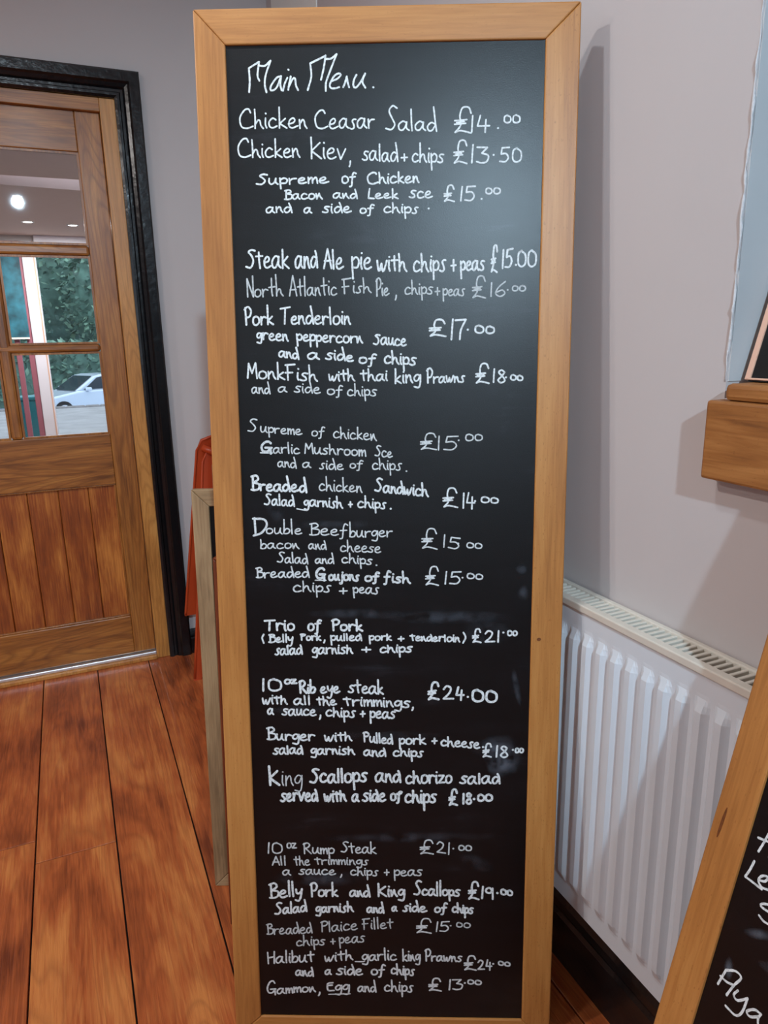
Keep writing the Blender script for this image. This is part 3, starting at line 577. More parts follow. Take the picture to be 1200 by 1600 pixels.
TITLE_STROKES = [[(32.4, 63.7), (33.9, 48.5), (33.2, 30.7)], [(33.2, 30.7), (48.7, 22.3)], [(48.7, 22.3), (45.7, 40.4), (48.2, 48.2)], [(48.9, 27.4), (57.0, 27.9), (65.7, 21.1)], [(65.7, 21.1), (58.0, 40.6), (56.2, 53.4), (58.4, 64.5)], [(80.9, 42.5), (74.3, 44.6), (66.1, 54.5), (64.3, 60.5), (67.3, 62.1), (73.9, 57.8), (80.9, 43.2)], [(80.9, 43.2), (79.4, 53.8), (81.2, 62.1)], [(90.2, 44.9), (86.0, 53.0), (83.1, 62.7)], [(91.7, 33.6), (92.4, 34.3)], [(95.2, 43.1), (93.0, 52.2), (91.1, 61.4)], [(91.6, 57.7), (98.0, 46.8), (101.4, 46.0), (102.8, 56.1), (105.8, 62.2)], [(124.6, 26.3), (125.8, 43.7), (120.1, 62.4)], [(124.6, 25.8), (147.5, 15.9)], [(147.5, 15.3), (144.8, 31.2), (140.2, 48.5)], [(147.4, 20.4), (155.9, 19.6), (163.9, 13.8)], [(163.9, 13.8), (151.5, 42.3), (147.4, 53.2), (147.0, 64.1)], [(155.9, 50.6), (164.3, 47.6), (169.9, 42.2), (166.4, 40.3), (159.4, 44.2), (153.3, 55.1), (155.2, 60.2), (162.1, 60.4), (167.1, 59.0)], [(173.0, 59.4), (176.0, 52.7), (178.5, 44.6)], [(178.5, 44.6), (180.0, 53.7), (181.9, 59.6)], [(192.9, 42.6), (188.9, 50.2), (188.2, 57.5), (191.7, 60.3), (198.7, 53.1), (205.8, 41.0)], [(205.8, 41.0), (201.7, 52.3), (206.0, 60.6)], [(217.4, 60.0), (218.2, 60.4)]]
UNDERLINES = [[(123.3, 1576.9), (162.0, 1575.1)], [(31.6, 600.6), (50.8, 601.1)], [(115.4, 810.6), (132.9, 810.6)], [(172.1, 1510.1), (186.5, 1509.9), (189.0, 1508.4)], [(88.1, 691.7), (104.2, 694.5)]]
SECOND_STROKES = [[(54.7, 714.8), (67.6, 718.2)], [(64.5, 728.0), (61.8, 713.3), (59.1, 701.0)], [(71.6, 702.7), (73.1, 702.9)], [(58.0, 688.4), (56.0, 676.0), (53.3, 665.8)], [(53.3, 665.8), (63.4, 666.0), (74.1, 665.9)], [(67.9, 672.7), (75.0, 676.2), (76.6, 682.5), (70.7, 679.7), (68.0, 672.5), (73.5, 668.1), (83.0, 671.2)], [(87.3, 657.3), (79.2, 652.2), (78.7, 648.6), (89.0, 649.2)], [(79.5, 638.2), (85.9, 636.2), (93.4, 637.6)], [(58.9, 533.6), (63.1, 555.4)], [(63.1, 555.4), (73.8, 563.4), (80.9, 561.5), (76.1, 547.9), (71.5, 531.0)], [(59.1, 544.1), (67.6, 544.3), (76.1, 547.9)], [(81.7, 546.5), (78.8, 538.3), (84.1, 536.2), (93.3, 547.1)], [(93.6, 547.8), (92.3, 529.1), (86.7, 519.9), (73.8, 519.5)], [(111.1, 545.0), (103.6, 543.3), (96.8, 534.6), (101.3, 532.4), (110.0, 541.0)], [(111.1, 545.0), (109.6, 538.6), (111.3, 532.1)]]

# ------------------------------------------------------------------ room shell
def struct(name, mb, mat, **kw):
    return tag(mb.build(name, mat, **kw), kind='structure')

# floor: dark sub-floor with planks laid on it
floor = struct('floor', MB().box(XL, WX, YN, WY + 0.02, -0.08, -0.014), 'floor_joint')
PW, PX0 = 0.1887, 0.1710
col_i = 0
k0 = int(math.floor((XL - PX0) / PW))
xk = k0
PLANK_MESH = {}
while PX0 + xk * PW < WX - 0.005:
    xa = max(XL, PX0 + xk * PW); xb = min(WX, PX0 + (xk + 1) * PW)
    if xk == -2: cuts = [-2.6, -0.35, 1.694]
    elif xk == -1: cuts = [-1.9, 0.95]
    elif xk == 0: cuts = [-3.0, -0.8, 1.19]
    else:
        cuts = []; y = YN + random.uniform(0.4, 1.8)
        while y < WY - 0.3: cuts.append(y); y += random.uniform(1.5, 2.3)
    ys = [YN] + cuts + [WY + 0.02]
    for ya, yb in zip(ys[:-1], ys[1:]):
        w, l = xb - xa - 0.0035, yb - ya - 0.0025
        key = (round(w, 4), round(l, 4))
        if key not in PLANK_MESH:
            PLANK_MESH[key] = MB().box(-w / 2, w / 2, -l / 2, l / 2, -0.014, 0.0).mesh('plank', 'floor_plank', bevel=0.0009, segs=1)
        p = link('plank', PLANK_MESH[key], floor)
        p.location = ((xa + xb) / 2, (ya + yb) / 2, 0)
    xk += 1

ceil = MB().box(XL - 0.2, WX + 0.4, YN - 0.2, WY + 0.1, CEIL, CEIL + 0.12)
struct('ceiling', ceil, 'ceiling_paint')

# door wall with its opening
DX0, DX1, DZ1 = -0.606, 0.2554, 2.0214       # inner edges of the architrave
wf = MB()
wf.box(XL - 0.2, DX0 - 0.002, WY, WY + 0.1, 0, CEIL).box(DX1 + 0.002, WX, WY, WY + 0.1, 0, CEIL).box(DX0 - 0.002, DX1 + 0.002, WY, WY + 0.1, DZ1 + 0.002, CEIL)
struct('wall_far', wf, 'wall_paint')

# right wall with the recess above the beam
NY0, NY1, NZ0, NZ1, ND = -0.60, 0.680, 1.150, 2.20, 0.22
wr = MB()
wr.box(WX, WX + 0.4, YN - 0.2, WY + 0.1, 0, NZ0)
wr.box(WX, WX + 0.4, YN - 0.2, WY + 0.1, NZ1, CEIL)
wr.box(WX, WX + 0.4, YN - 0.2, NY0, NZ0, NZ1)
wr.box(WX, WX + 0.4, NY1, WY + 0.1, NZ0, NZ1)
wr.box(WX + ND, WX + 0.4, NY0, NY1, NZ0, NZ1)
wall_r = struct('wall_right', wr, 'wall_paint')
rl = MB().box(WX + 0.002, WX + ND, NY1 - 0.002, NY1, NZ0 + 0.022, NZ1).box(WX + 0.002, WX + ND, NY0, NY0 + 0.002, NZ0 + 0.022, NZ1)
rl.box(WX + ND - 0.002, WX + ND, NY0 + 0.002, NY1 - 0.002, NZ0 + 0.022, NZ1 - 0.002).box(WX + 0.002, WX + ND, NY0 + 0.002, NY1 - 0.002, NZ1 - 0.002, NZ1)
rl.build('recess_lining', 'recess_paint', wall_r)
# broken plaster bead along the arris of the recess
pts = []; z = NZ0 + 0.022
while z < NZ1:
    pts.append((WX - 0.0005 + random.uniform(-0.0012, 0.0012), NY1 + random.uniform(-0.0008, 0.0018), z)); z += random.uniform(0.006, 0.02)
MB().tube(pts, [random.uniform(0.0004, 0.0026) for _ in pts], seg=6).build('plaster_edge', 'white_plaster', wall_r, smooth=True)

# left wall and wall behind the camera, each with windows that let daylight in
def wall_with_openings(name, axis, pos, thick, a0, a1, openings, mat='wall_paint'):
    mb = MB()
    def put(u0, u1, z0, z1):
        if u1 - u0 < 1e-4 or z1 - z0 < 1e-4: return
        if axis == 'x': mb.box(pos, pos + thick, u0, u1, z0, z1)
        else: mb.box(u0, u1, pos, pos + thick, z0, z1)
    u = a0
    for (o0, o1, z0, z1) in openings:
        put(u, o0, 0, CEIL); put(o0, o1, 0, z0); put(o0, o1, z1, CEIL); u = o1
    put(u, a1, 0, CEIL)
    return struct(name, mb, mat)
LEFT_WIN = [(-3.0, -1.6, 0.9, 2.15), (-0.4, 1.0, 0.9, 2.15)]
NEAR_WIN = [(-2.6, -0.6, 0.9, 2.15)]
wall_with_openings('wall_left', 'x', XL, -0.2, YN - 0.2, WY + 0.1, LEFT_WIN)
wall_with_openings('wall_near', 'y', YN, -0.2, XL, WX, NEAR_WIN)
def window(name, axis, pos, o, light):
    u0, u1, z0, z1 = o
    root = tag(empty(name, (pos, (u0 + u1) / 2, z0) if axis == 'x' else ((u0 + u1) / 2, pos, z0), math.pi / 2 if axis == 'x' else 0), kind='structure')
    w, h = (u1 - u0) / 2, z1 - z0
    f = MB().box(-w, -w + 0.06, -0.03, 0.03, 0, h).box(w - 0.06, w, -0.03, 0.03, 0, h).box(-w, w, -0.03, 0.03, 0, 0.06).box(-w, w, -0.03, 0.03, h - 0.06, h).box(-0.03, 0.03, -0.03, 0.03, 0, h)
    f.build('window_frame', 'white_upvc', root)
    for s in (-1, 1):
        p = MB().box(-w / 2 + 0.015, w / 2 - 0.015, -0.003, 0.003, 0.05, h - 0.05).build('pane', 'window_glass', root)
        p.location = (s * w / 2, 0, 0)
    ld = bpy.data.lights.new(light, 'AREA'); ld.shape = 'RECTANGLE'; ld.size = u1 - u0; ld.size_y = z1 - z0
    ld.cycles.is_portal = True
    lo = bpy.data.objects.new(light, ld); COL.objects.link(lo)
    if axis == 'x': lo.location = (pos + 0.15, (u0 + u1) / 2, (z0 + z1) / 2); lo.rotation_euler = (0, -math.pi / 2, 0); ld.size, ld.size_y = ld.size_y, ld.size
    else: lo.location = ((u0 + u1) / 2, pos + 0.15, (z0 + z1) / 2); lo.rotation_euler = (math.pi / 2, 0, 0)
window('window_1', 'x', XL - 0.1, LEFT_WIN[0], 'window_left_rear_offscreen')
window('window_2', 'x', XL - 0.1, LEFT_WIN[1], 'window_left_front_offscreen')
window('window_3', 'y', YN - 0.1, NEAR_WIN[0], 'window_behind_offscreen')

# skirting boards, gloss black with a moulded top
def skirting(name, p0, p1, nrm, h):
    prof = [(0, 0), (0.018, 0), (0.018, h * 0.62), (0.014, h * 0.68), (0.018, h * 0.74), (0.016, h * 0.82), (0.009, h * 0.93), (0.006, h), (0, h)]
    n = len(prof); vs = []
    for p in (p0, p1):
        for d, z in prof: vs.append((p[0] + nrm[0] * d, p[1] + nrm[1] * d, z))
    fs = [tuple(range(n)), tuple(range(2 * n - 1, n - 1, -1))] + [(i, (i + 1) % n, (i + 1) % n + n, i + n) for i in range(n)]
    return struct(name, MB().add(vs, fs), 'black_gloss')
skirting('baseboard_right', (WX, YN), (WX, WY - 0.02), (-1, 0), 0.165)
skirting('baseboard_far', (DX1 + 0.086, WY), (WX - 0.02, WY), (0, -1), 0.10)
skirting('baseboard_far_left', (XL, WY), (DX0 - 0.086, WY), (0, -1), 0.10)

# architrave round the door
prof = [(0, 0.0), (0, 0.012), (0.008, 0.017), (0.016, 0.017), (0.020, 0.010), (0.028, 0.010), (0.034, 0.018), (0.044, 0.022), (0.050, 0.030), (0.078, 0.030), (0.084, 0.024), (0.084, 0.0)]
def archi(path_fn, ends):
    vs = []; n = len(prof)
    for e in ends:
        for d, t in prof: vs.append(path_fn(e, d, t))
    fs = [tuple(range(n)), tuple(range(2 * n - 1, n - 1, -1))] + [(i, (i + 1) % n, (i + 1) % n + n, i + n) for i in range(n)]
    return MB().add(vs, fs)
ar = tag(empty('trim_1', ((DX0 + DX1) / 2, WY, 0)), kind='structure')
ox = (DX0 + DX1) / 2
archi(lambda e, d, t: (DX1 + d - ox, -t, 0 if e == 0 else DZ1 + d), (0, 1)).build('architrave_upright', 'black_gloss', ar)
archi(lambda e, d, t: (DX0 - d - ox, -t, 0 if e == 0 else DZ1 + d), (0, 1)).build('architrave_upright', 'black_gloss', ar)
archi(lambda e, d, t: ((DX0 - d if e == 0 else DX1 + d) - ox, -t, DZ1 + d), (0, 1)).build('architrave_head', 'black_gloss', ar)
# oak lining and threshold
ln = tag(empty('trim_2', (ox, WY, 0)), kind='structure')
JX0, JX1, JZ = -0.557, 0.2067, 1.9785
MB().box(JX1 - ox, DX1 - ox + 0.001, -0.002, 0.1, 0, DZ1).build('jamb', 'oak_jamb', ln, bevel=0.002)
MB().box(DX0 - ox - 0.001, JX0 - ox, -0.002, 0.1, 0, DZ1).build('jamb', 'oak_jamb', ln, bevel=0.002)
MB().box(JX0 - ox, JX1 - ox, -0.002, 0.1, JZ, DZ1).build('head_lining', 'oak_crosswise', ln, bevel=0.002)
MB().box(JX0 - ox, JX1 - ox, -0.012, 0.1, 0.0, 0.016).build('threshold_board', 'oak_jamb', ln, bevel=0.003)
MB().box(JX0 - ox, JX1 - ox, 0.0, 0.03, 0.016, 0.030).build('threshold_strip', 'aluminium', ln, bevel=0.003)

# ------------------------------------------------------------------ the glazed oak door
DY = WY + 0.018                         # door face
KS = DY / WY
def sx(x): return x * KS
def sz(z): return 1.24 + (z - 1.24) * KS
door = tag(empty('door_1', (ox, DY, 0)), kind='structure', label='oak door with bevelled glass panes over a boarded lower panel')
def dpart(name, mat, x0, x1, z0, z1, y0=0.0, y1=0.042, bevel=0.003):
    cx, cz = (sx(x0) + sx(x1)) / 2, (z0 + z1) / 2
    a, c = (sx(x1) - sx(x0)) / 2, (z1 - z0) / 2
    o = MB().box(-a, a, y0, y1, -c, c).build(name, mat, door, bevel=bevel)
    o.location = (cx - ox, 0, cz)
    return o
SL0, SL1, SR0, SR1 = JX0 + 0.003, -0.476, 0.1255, JX1 - 0.003
zT, zP1, zM1a, zM1b, zM2a, zM2b, zG, zPan, zPb, zB = sz(1.975), sz(1.850), sz(1.5574), sz(1.5224), sz(1.229), sz(1.2023), sz(0.9079), sz(0.7215), sz(0.196), 0.034
dpart('stile', 'oak_upright', SR0, SR1, zB, zT)
dpart('stile', 'oak_upright', SL0, SL1, zB, zT)
dpart('top_rail', 'oak_crosswise', SL1, SR0, zP1, zT, y0=0.0008)
dpart('lock_rail', 'oak_crosswise', SL1, SR0, zPan, zG, y0=0.0008)
dpart('bottom_rail', 'oak_crosswise', SL1, SR0, zB, zPb, y0=0.0008)
dpart('glazing_bar', 'oak_crosswise', SL1, SR0, zM1b, zM1a, y0=0.001, y1=0.04, bevel=0.009)
dpart('glazing_bar', 'oak_crosswise', SL1, SR0, zM2b, zM2a, y0=0.001, y1=0.04, bevel=0.009)
MX = -0.178
dpart('glazing_bar', 'oak_upright', MX - 0.019, MX + 0.019, zG, zM1b, y0=0.0015, y1=0.04, bevel=0.010)
def pane(x0, x1, z0, z1):
    x0, x1 = sx(x0), sx(x1); b = 0.017
    cx, cz = (x0 + x1) / 2, (z0 + z1) / 2; a, c = (x1 - x0) / 2 + 0.004, (z1 - z0) / 2 + 0.004
    vs = [(-a, 0.003, -c), (a, 0.003, -c), (a, 0.003, c), (-a, 0.003, c), (-a + b, 0, -c + b), (a - b, 0, -c + b), (a - b, 0, c - b), (-a + b, 0, c - b)]
    fs = [(4, 5, 6, 7), (0, 1, 5, 4), (1, 2, 6, 5), (2, 3, 7, 6), (3, 0, 4, 7)]
    o = MB().add(vs, fs).build('pane', 'window_glass', door); o.location = (cx - ox, 0.020, cz)
    # glazing bead round the pane
    a -= 0.004; c -= 0.004; t = 0.007
    g = MB().box(-a, -a + t, 0.006, 0.018, -c, c).box(a - t, a, 0.006, 0.018, -c, c).box(-a + t, a - t, 0.006, 0.018, -c, -c + t).box(-a + t, a - t, 0.006, 0.018, c - t, c)
    q = g.build('glazing_bead', 'oak_upright', door); q.location = (cx - ox, 0, cz)
pane(SL1, SR0, zM1a, zP1)
for (a, b) in ((SL1, MX - 0.019), (MX + 0.019, SR0)):
    pane(a, b, zM2a, zM1b); pane(a, b, zG, zM2b)
nb = 6; bw = (SR0 - SL1 + 0.01) / nb
for i in range(nb):
    x0 = SL1 - 0.005 + i * bw
    dpart('board', 'panel_board', x0 + 0.0006, x0 + bw - 0.0006, zPb - 0.006, zPan + 0.006, y0=0.014, y1=0.030, bevel=0.0035)
dpart('panel_backing', 'panel_board', SL1 - 0.004, SR0 + 0.004, zPb - 0.005, zPan + 0.005, y0=0.031, y1=0.038, bevel=0)  # unseen skin added to stop lobby light leaking between the boards
bd = MB()
for (x0, x1, z0, z1) in ((SR0 - 0.007, SR0, zPb, zPan), (SL1, SL1 + 0.007, zPb, zPan), (SL1, SR0, zPb, zPb + 0.006), (SL1, SR0, zPan - 0.006, zPan)):
    bd.box(sx(x0) - ox, sx(x1) - ox, 0.005, 0.016, z0, z1)
bd.build('panel_bead', 'oak_upright', door, bevel=0.002)

# ------------------------------------------------------------------ lobby and street beyond the glass
LY = 9.0
struct('floor_lobby', MB().box(-3.2, 2.6, WY + 0.1, LY + 0.3, -0.1, 0.0), 'lobby_tile')
struct('ceiling_lobby_pink', MB().box(-3.2, 2.6, WY + 0.1, 6.15, CEIL - 0.04, CEIL + 0.1), 'pink_ceiling_paint')
cg = MB().add([(-3.2, 5.9, CEIL - 0.09), (2.6, 6.55, CEIL - 0.09), (2.6, LY + 0.1, CEIL - 0.09), (-3.2, LY + 0.1, CEIL - 0.09),
               (-3.2, 5.9, CEIL + 0.1), (2.6, 6.55, CEIL + 0.1), (2.6, LY + 0.1, CEIL + 0.1), (-3.2, LY + 0.1, CEIL + 0.1)],
              [(0, 1, 2, 3), (7, 6, 5, 4), (0, 4, 5, 1), (1, 5, 6, 2), (2, 6, 7, 3), (3, 7, 4, 0)])
struct('ceiling_lobby_grey', cg, 'pink_ceiling_paint')
struct('wall_lobby_left', MB().box(-3.4, -3.2, WY + 0.1, LY + 0.2, 0, CEIL + 0.1), 'wall_paint')
struct('wall_lobby_right', MB().box(2.6, 2.8, WY + 0.1, LY + 0.2, 0, CEIL + 0.1), 'wall_paint')
wlf = MB().box(-3.2, -1.6, LY, LY + 0.2, 0, CEIL).box(1.7, 2.6, LY, LY + 0.2, 0, CEIL).box(-1.6, 1.7, LY, LY + 0.2, 2.30, CEIL)
struct('wall_lobby_front', wlf, 'wall_paint')
wl = tag(empty('window_4', (0, LY, 0)), kind='structure', label='white framed full-height lobby window looking onto the street')
MB().box(-0.285, -0.147, -0.02, 0.12, 0, 2.30).build('post', 'white_upvc', wl, bevel=0.008)
MB().box(-0.172, -0.160, -0.026, -0.018, 0, 2.30).build('seal_strip', 'pink_frame', wl)
MB().box(1.62, 1.70, -0.02, 0.12, 0, 2.30).build('post', 'white_upvc', wl, bevel=0.008)
MB().box(-0.147, 1.62, -0.05, 0.10, 2.25, 2.36).build('window_head', 'white_upvc', wl, bevel=0.006)
MB().box(-0.147, 1.62, 0.0, 0.10, 0.0, 0.10).build('window_sill', 'white_upvc', wl, bevel=0.006)
MB().box(-0.147, 1.62, 0.045, 0.051, 0.10, 2.25).build('pane', 'window_glass', wl)
wm = tag(empty('window_5', (-0.9, LY, 0)), kind='structure', label='mauve framed lobby side light beside the white post')
for (x0, x1) in ((-1.60, -1.52), (-0.470, -0.415), (-0.345, -0.285)):
    MB().box(x0 + 0.9, x1 + 0.9, 0.0, 0.09, 0, 2.30).build('post', 'mauve_paint', wm, bevel=0.005)
MB().box(-0.62, 0.555, 0.0, 0.09, 2.22, 2.30).build('window_head', 'mauve_paint', wm)
MB().box(-0.62, 0.555, 0.0, 0.09, 0.0, 0.09).build('window_sill', 'mauve_paint', wm)
MB().box(-0.62, 0.555, 0.040, 0.046, 0.09, 2.22).build('pane', 'window_glass', wm)
ps = empty('window_poster', (-0.37, LY - 0.03, 1.12))
MB().box(-0.17, 0.06, 0, 0.006, 0.15, 1.05).build('sheet', 'blue_print', ps)
MB().box(-0.17, 0.06, -0.003, 0.0, 0.15, 0.17).box(-0.17, 0.06, -0.003, 0, 1.03, 1.05).box(-0.17, -0.155, -0.003, 0, 0.17, 1.03).build('border', 'paper', ps)
tag(ps, 'blue and green poster on the mauve framed lobby window', 'poster')
bn = empty('litter_bin', (-0.42, LY + 1.6, -0.06))
MB().prism([(-0.16, 0), (0.16, 0), (0.19, 0.55), (-0.19, 0.55)], -0.17, 0.17).build('body', 'teal_plastic', bn, bevel=0.015)
MB().box(-0.2, 0.2, -0.19, 0.19, 0.55, 0.60).build('lid', 'teal_plastic', bn, bevel=0.015)
tag(bn, 'teal plastic bin standing outside the lobby side window', 'bin')

# ground outside steps down to the road
struct('pavement', MB().box(-6, 8, LY + 0.3, 15.5, -0.3, -0.06), 'kerb_stone')
struct('road', MB().box(-20, 24, 15.5, 21.4, -1.5, -1.0), 'asphalt')
struct('car_park', MB().box(-20, 24, 21.4, 60, -1.6, -1.35), 'asphalt')
for i, y in enumerate((18.9, 19.9)):
    struct('road_line', MB().box(-12, 14, y, y + 0.13, -1.0, -0.994), 'road_paint')
sw = empty('stone_wall', (0.6, 21.2, -1.0))
rows = 3
for r in range(rows):
    x = -3.2 + (0.2 if r % 2 else 0)
    while x < 3.4:
        w = random.uniform(0.3, 0.5)
        o = MB().box(-w / 2 + 0.008, w / 2 - 0.008, -0.16 + random.uniform(-0.015, 0.015), 0.16, 0.0, 0.165).build('stone', 'stone', sw, bevel=0.02, segs=1)
        o.location = (x + w / 2, 0, r * 0.175); x += w
MB().box(-3.2, 3.9, -0.12, 0.14, 0, 0.5).build('mortar', 'kerb_stone', sw)
tag(sw, 'low grey stone wall beside the road outside', 'wall')

def car(name, label, mat, loc, rz):
    root = empty(name, loc, rz)
    # side profile in x (front at -x) and z
    body = [(-2.1, 0.32), (-1.75, 0.22), (1.9, 0.22), (2.08, 0.40), (2.05, 0.86), (1.95, 0.92), (0.9, 0.95), (-0.75, 0.93), (-1.75, 0.78), (-2.08, 0.62)]
    MB().prism(body, -0.84, 0.84).build('body', mat, root, bevel=0.06)
    cab = [(-0.80, 0.92), (1.75, 0.92), (1.45, 1.36), (1.15, 1.44), (0.25, 1.45), (-0.05, 1.40)]
    MB().prism(cab, -0.72, 0.72).build('cabin', mat, root, bevel=0.05)
    for s in (-1, 1):
        y0, y1 = (s * 0.715, s * 0.735)
        MB().prism([(-0.50, 0.96), (0.42, 0.96), (0.42, 1.36), (0.18, 1.37), (0.02, 1.34)], min(y0, y1), max(y0, y1)).build('side_window', 'car_glass', root)
        MB().prism([(0.50, 0.96), (1.45, 0.96), (1.30, 1.30), (1.10, 1.36), (0.50, 1.37)], min(y0, y1), max(y0, y1)).build('side_window', 'car_glass', root)
        mr = MB().box(-0.08, 0.08, -0.09, 0.09, -0.06, 0.06).build('wing_mirror', mat, root, bevel=0.03); mr.location = (-0.42, s * 0.9, 0.98)
        for wx in (-1.35, 1.30):
            w = MB().tube([(0, -0.1, 0), (0, 0.1, 0)], 0.32, seg=20).build('wheel', 'tyre', root); w.location = (wx, s * 0.78, 0.32)
            h = MB().tube([(0, -0.012, 0), (0, 0.012, 0)], 0.2, seg=14).build('hub', 'aluminium', w); h.location = (0, s * 0.1, 0)
        hl = MB().prism([(-2.07, 0.58), (-1.72, 0.62), (-1.70, 0.76), (-2.0, 0.70)], -0.10, 0.10).build('headlight', 'lamp_glass', root, bevel=0.02); hl.location = (0, s * 0.76, 0)
    MB().add([(-0.815, -0.62, 0.95), (-0.815, 0.62, 0.95), (-0.09, 0.58, 1.40), (-0.09, -0.58, 1.40), (-0.79, -0.62, 0.95), (-0.79, 0.62, 0.95), (-0.07, 0.58, 1.40), (-0.07, -0.58, 1.40)],
             [(0, 1, 2, 3), (7, 6, 5, 4), (0, 4, 5, 1), (1, 5, 6, 2), (2, 6, 7, 3), (3, 7, 4, 0)]).build('windscreen', 'car_glass', root)
    tag(root, label, 'car')
    return root
car('parked_car', 'silver hatchback parked beyond the stone wall', 'car_silver', (0.62, 27.5, -1.35), 0.5)
car('parked_car', 'white car parked behind the silver hatchback', 'car_white', (4.9, 29.3, -1.35), 0.4)

def tree(name, label, loc, rx, rz, n, mats, seed):
    rnd = random.Random(seed); root = empty(name, loc)
    MB().tube([(0, 0, 0), (0.05, 0, rz * 0.8), (0.0, 0.1, rz * 1.3)], [0.22, 0.16, 0.06], seg=8).build('trunk', 'bark', root)
    mb = MB()
    for i in range(n):
        th = rnd.uniform(0, 2 * math.pi); ph = math.acos(rnd.uniform(-1, 1)); r = rnd.uniform(0.62, 1.0) * (1 + 0.18 * math.sin(3 * th + seed) * math.sin(2 * ph))
        c = Vector((math.cos(th) * math.sin(ph) * rx * r, math.sin(th) * math.sin(ph) * rx * r, rz * 1.12 + math.cos(ph) * rz * r))
        s = rnd.uniform(0.10, 0.24); a = Vector((rnd.uniform(-1, 1), rnd.uniform(-1, 1), rnd.uniform(-0.6, 0.6))).normalized(); b = a.orthogonal().normalized()
        q = Matrix.Rotation(rnd.uniform(0, 6.28), 3, a) @ b
        mb.add([c - a * s, c + q * s * 0.55, c + a * s, c - q * s * 0.55], [(0, 1, 2, 3)], 1 if rnd.random() < 0.38 else 0)
    core = MB(); nu, nv = 18, 10; vs = []; fs = []
    for j in range(nv + 1):
        for i in range(nu):
            th, ph = 2 * math.pi * i / nu, math.pi * j / nv; k = 0.80 + 0.07 * math.sin(5 * th + 3 * ph + seed)
            vs.append((math.cos(th) * math.sin(ph) * rx * k, math.sin(th) * math.sin(ph) * rx * k, rz * 1.12 + math.cos(ph) * rz * k))
    fs = [(j * nu + i, j * nu + (i + 1) % nu, (j + 1) * nu + (i + 1) % nu, (j + 1) * nu + i) for j in range(nv) for i in range(nu)]
    core.add(vs, fs).build('crown', mats[0], root, smooth=True)
    fo = mb.build('foliage', list(mats), root, fix=False); fo['kind'] = 'stuff'
    tag(root, label, 'tree', 'trees across the road')
for i, (x, y, rx, rz, lab) in enumerate([(-2.6, 36.5, 2.05, 3.4, 'rounded green tree across the road behind the lobby poster'),
                                   (2.45, 36.8, 2.25, 3.8, 'dense leafy tree growing behind the silver hatchback'),
                                   (0.3, 43.5, 3.2, 5.0, 'tallest leafy tree standing behind the other trees')]):
    tree('leafy_tree', lab, (x, y, -1.35), rx, rz, 3600, ('leaf_dark', 'leaf_light'), i + 3)
hd = empty('hedge', (1.2, 32.8, -1.35)); mb = MB(); rnd = random.Random(5)
for i in range(3500):
    c = Vector((rnd.uniform(-5, 5), rnd.uniform(-0.5, 0.5), rnd.uniform(0.1, 2.6))); s = rnd.uniform(0.1, 0.22)
    a = Vector((rnd.uniform(-1, 1), rnd.uniform(-1, 1), rnd.uniform(-1, 1))).normalized(); q = a.orthogonal().normalized()
    mb.add([c - a * s, c + q * s * 0.6, c + a * s, c - q * s * 0.6], [(0, 1, 2, 3)], 1 if rnd.random() < 0.25 else 0)
fo = mb.build('foliage', ['leaf_dark', 'leaf_light'], hd, fix=False); fo['kind'] = 'stuff'
MB().box(-4.9, 4.9, -0.3, 0.3, 0, 2.4).build('core', 'leaf_dark', hd)
tag(hd, 'clipped dark hedge running behind the parked cars', 'hedge')

# ------------------------------------------------------------------ lamps
def downlight(x, y, z, watts, colour, label, group, aim=None, lamp='downlight_beam', off=''):
    root = empty('ceiling_downlight', (x, y, z))
    ring = []
    for k in range(24):
        t = 2 * math.pi * k / 24; ring.append((math.cos(t), math.sin(t)))
    vs = []
    for (r, h) in ((0.058, 0.0), (0.056, -0.006), (0.043, -0.006), (0.040, 0.0)): vs += [(c * r, s * r, h) for c, s in ring]
    fs = [(j * 24 + k, j * 24 + (k + 1) % 24, (j + 1) * 24 + (k + 1) % 24, (j + 1) * 24 + k) for j in range(3) for k in range(24)]
    MB().add(vs, fs).build('bezel', 'lamp_ring', root)
    MB().add([(c * 0.040, s * 0.040, -0.002) for c, s in ring] + [(c * 0.040, s * 0.040, 0.0) for c, s in ring], [tuple(range(24)), tuple(range(47, 23, -1))] + [(k, k + 24, (k + 1) % 24 + 24, (k + 1) % 24) for k in range(24)]).build('lens' if not off else lamp + '_lens' + off, 'lamp_lens', root)
    tag(root, label, 'light', group)
    if aim:
        ld = bpy.data.lights.new(lamp + off, 'SPOT'); ld.energy = watts; ld.color = colour; ld.shadow_soft_size = 0.04
        ld.spot_size = math.radians(56); ld.spot_blend = 0.9
        lo = bpy.data.objects.new(lamp + off, ld); COL.objects.link(lo); lo.location = (x, y, z - 0.05)
        lo.rotation_euler = (Vector(aim) - lo.location).to_track_quat('-Z', 'Y').to_euler(); return
    ld = bpy.data.lights.new(lamp + off, 'AREA'); ld.shape = 'DISK'; ld.size = 0.075; ld.energy = watts; ld.color = colour
    lo = bpy.data.objects.new(lamp + off, ld); COL.objects.link(lo); lo.parent = root; lo.location = (0, 0, -0.012)
for (nm, x, y, w, c) in DOWNLIGHTS:
    downlight(x, y, CEIL, w, c, 'round recessed downlight in the unseen white room ceiling', 'downlights in the room ceiling', lamp=nm, off='_offscreen')
downlight(*SPOT[0], CEIL, SPOT[2], SPOT[3], 'ceiling lamp behind the camera, made-up spotlight fitting aimed at the tall menu board', None, aim=SPOT[1], lamp='spotlight_behind_camera', off='_offscreen')
for (x, y, w) in LOBBY_LIGHTS:
    z = CEIL - 0.09 if y > 6.6 else CEIL - 0.04 if y < 5.9 else CEIL - 0.09
    downlight(x, y, z, w, (1, 0.97, 0.94), 'round recessed downlight in the lobby ceiling', 'downlights in the lobby ceiling')

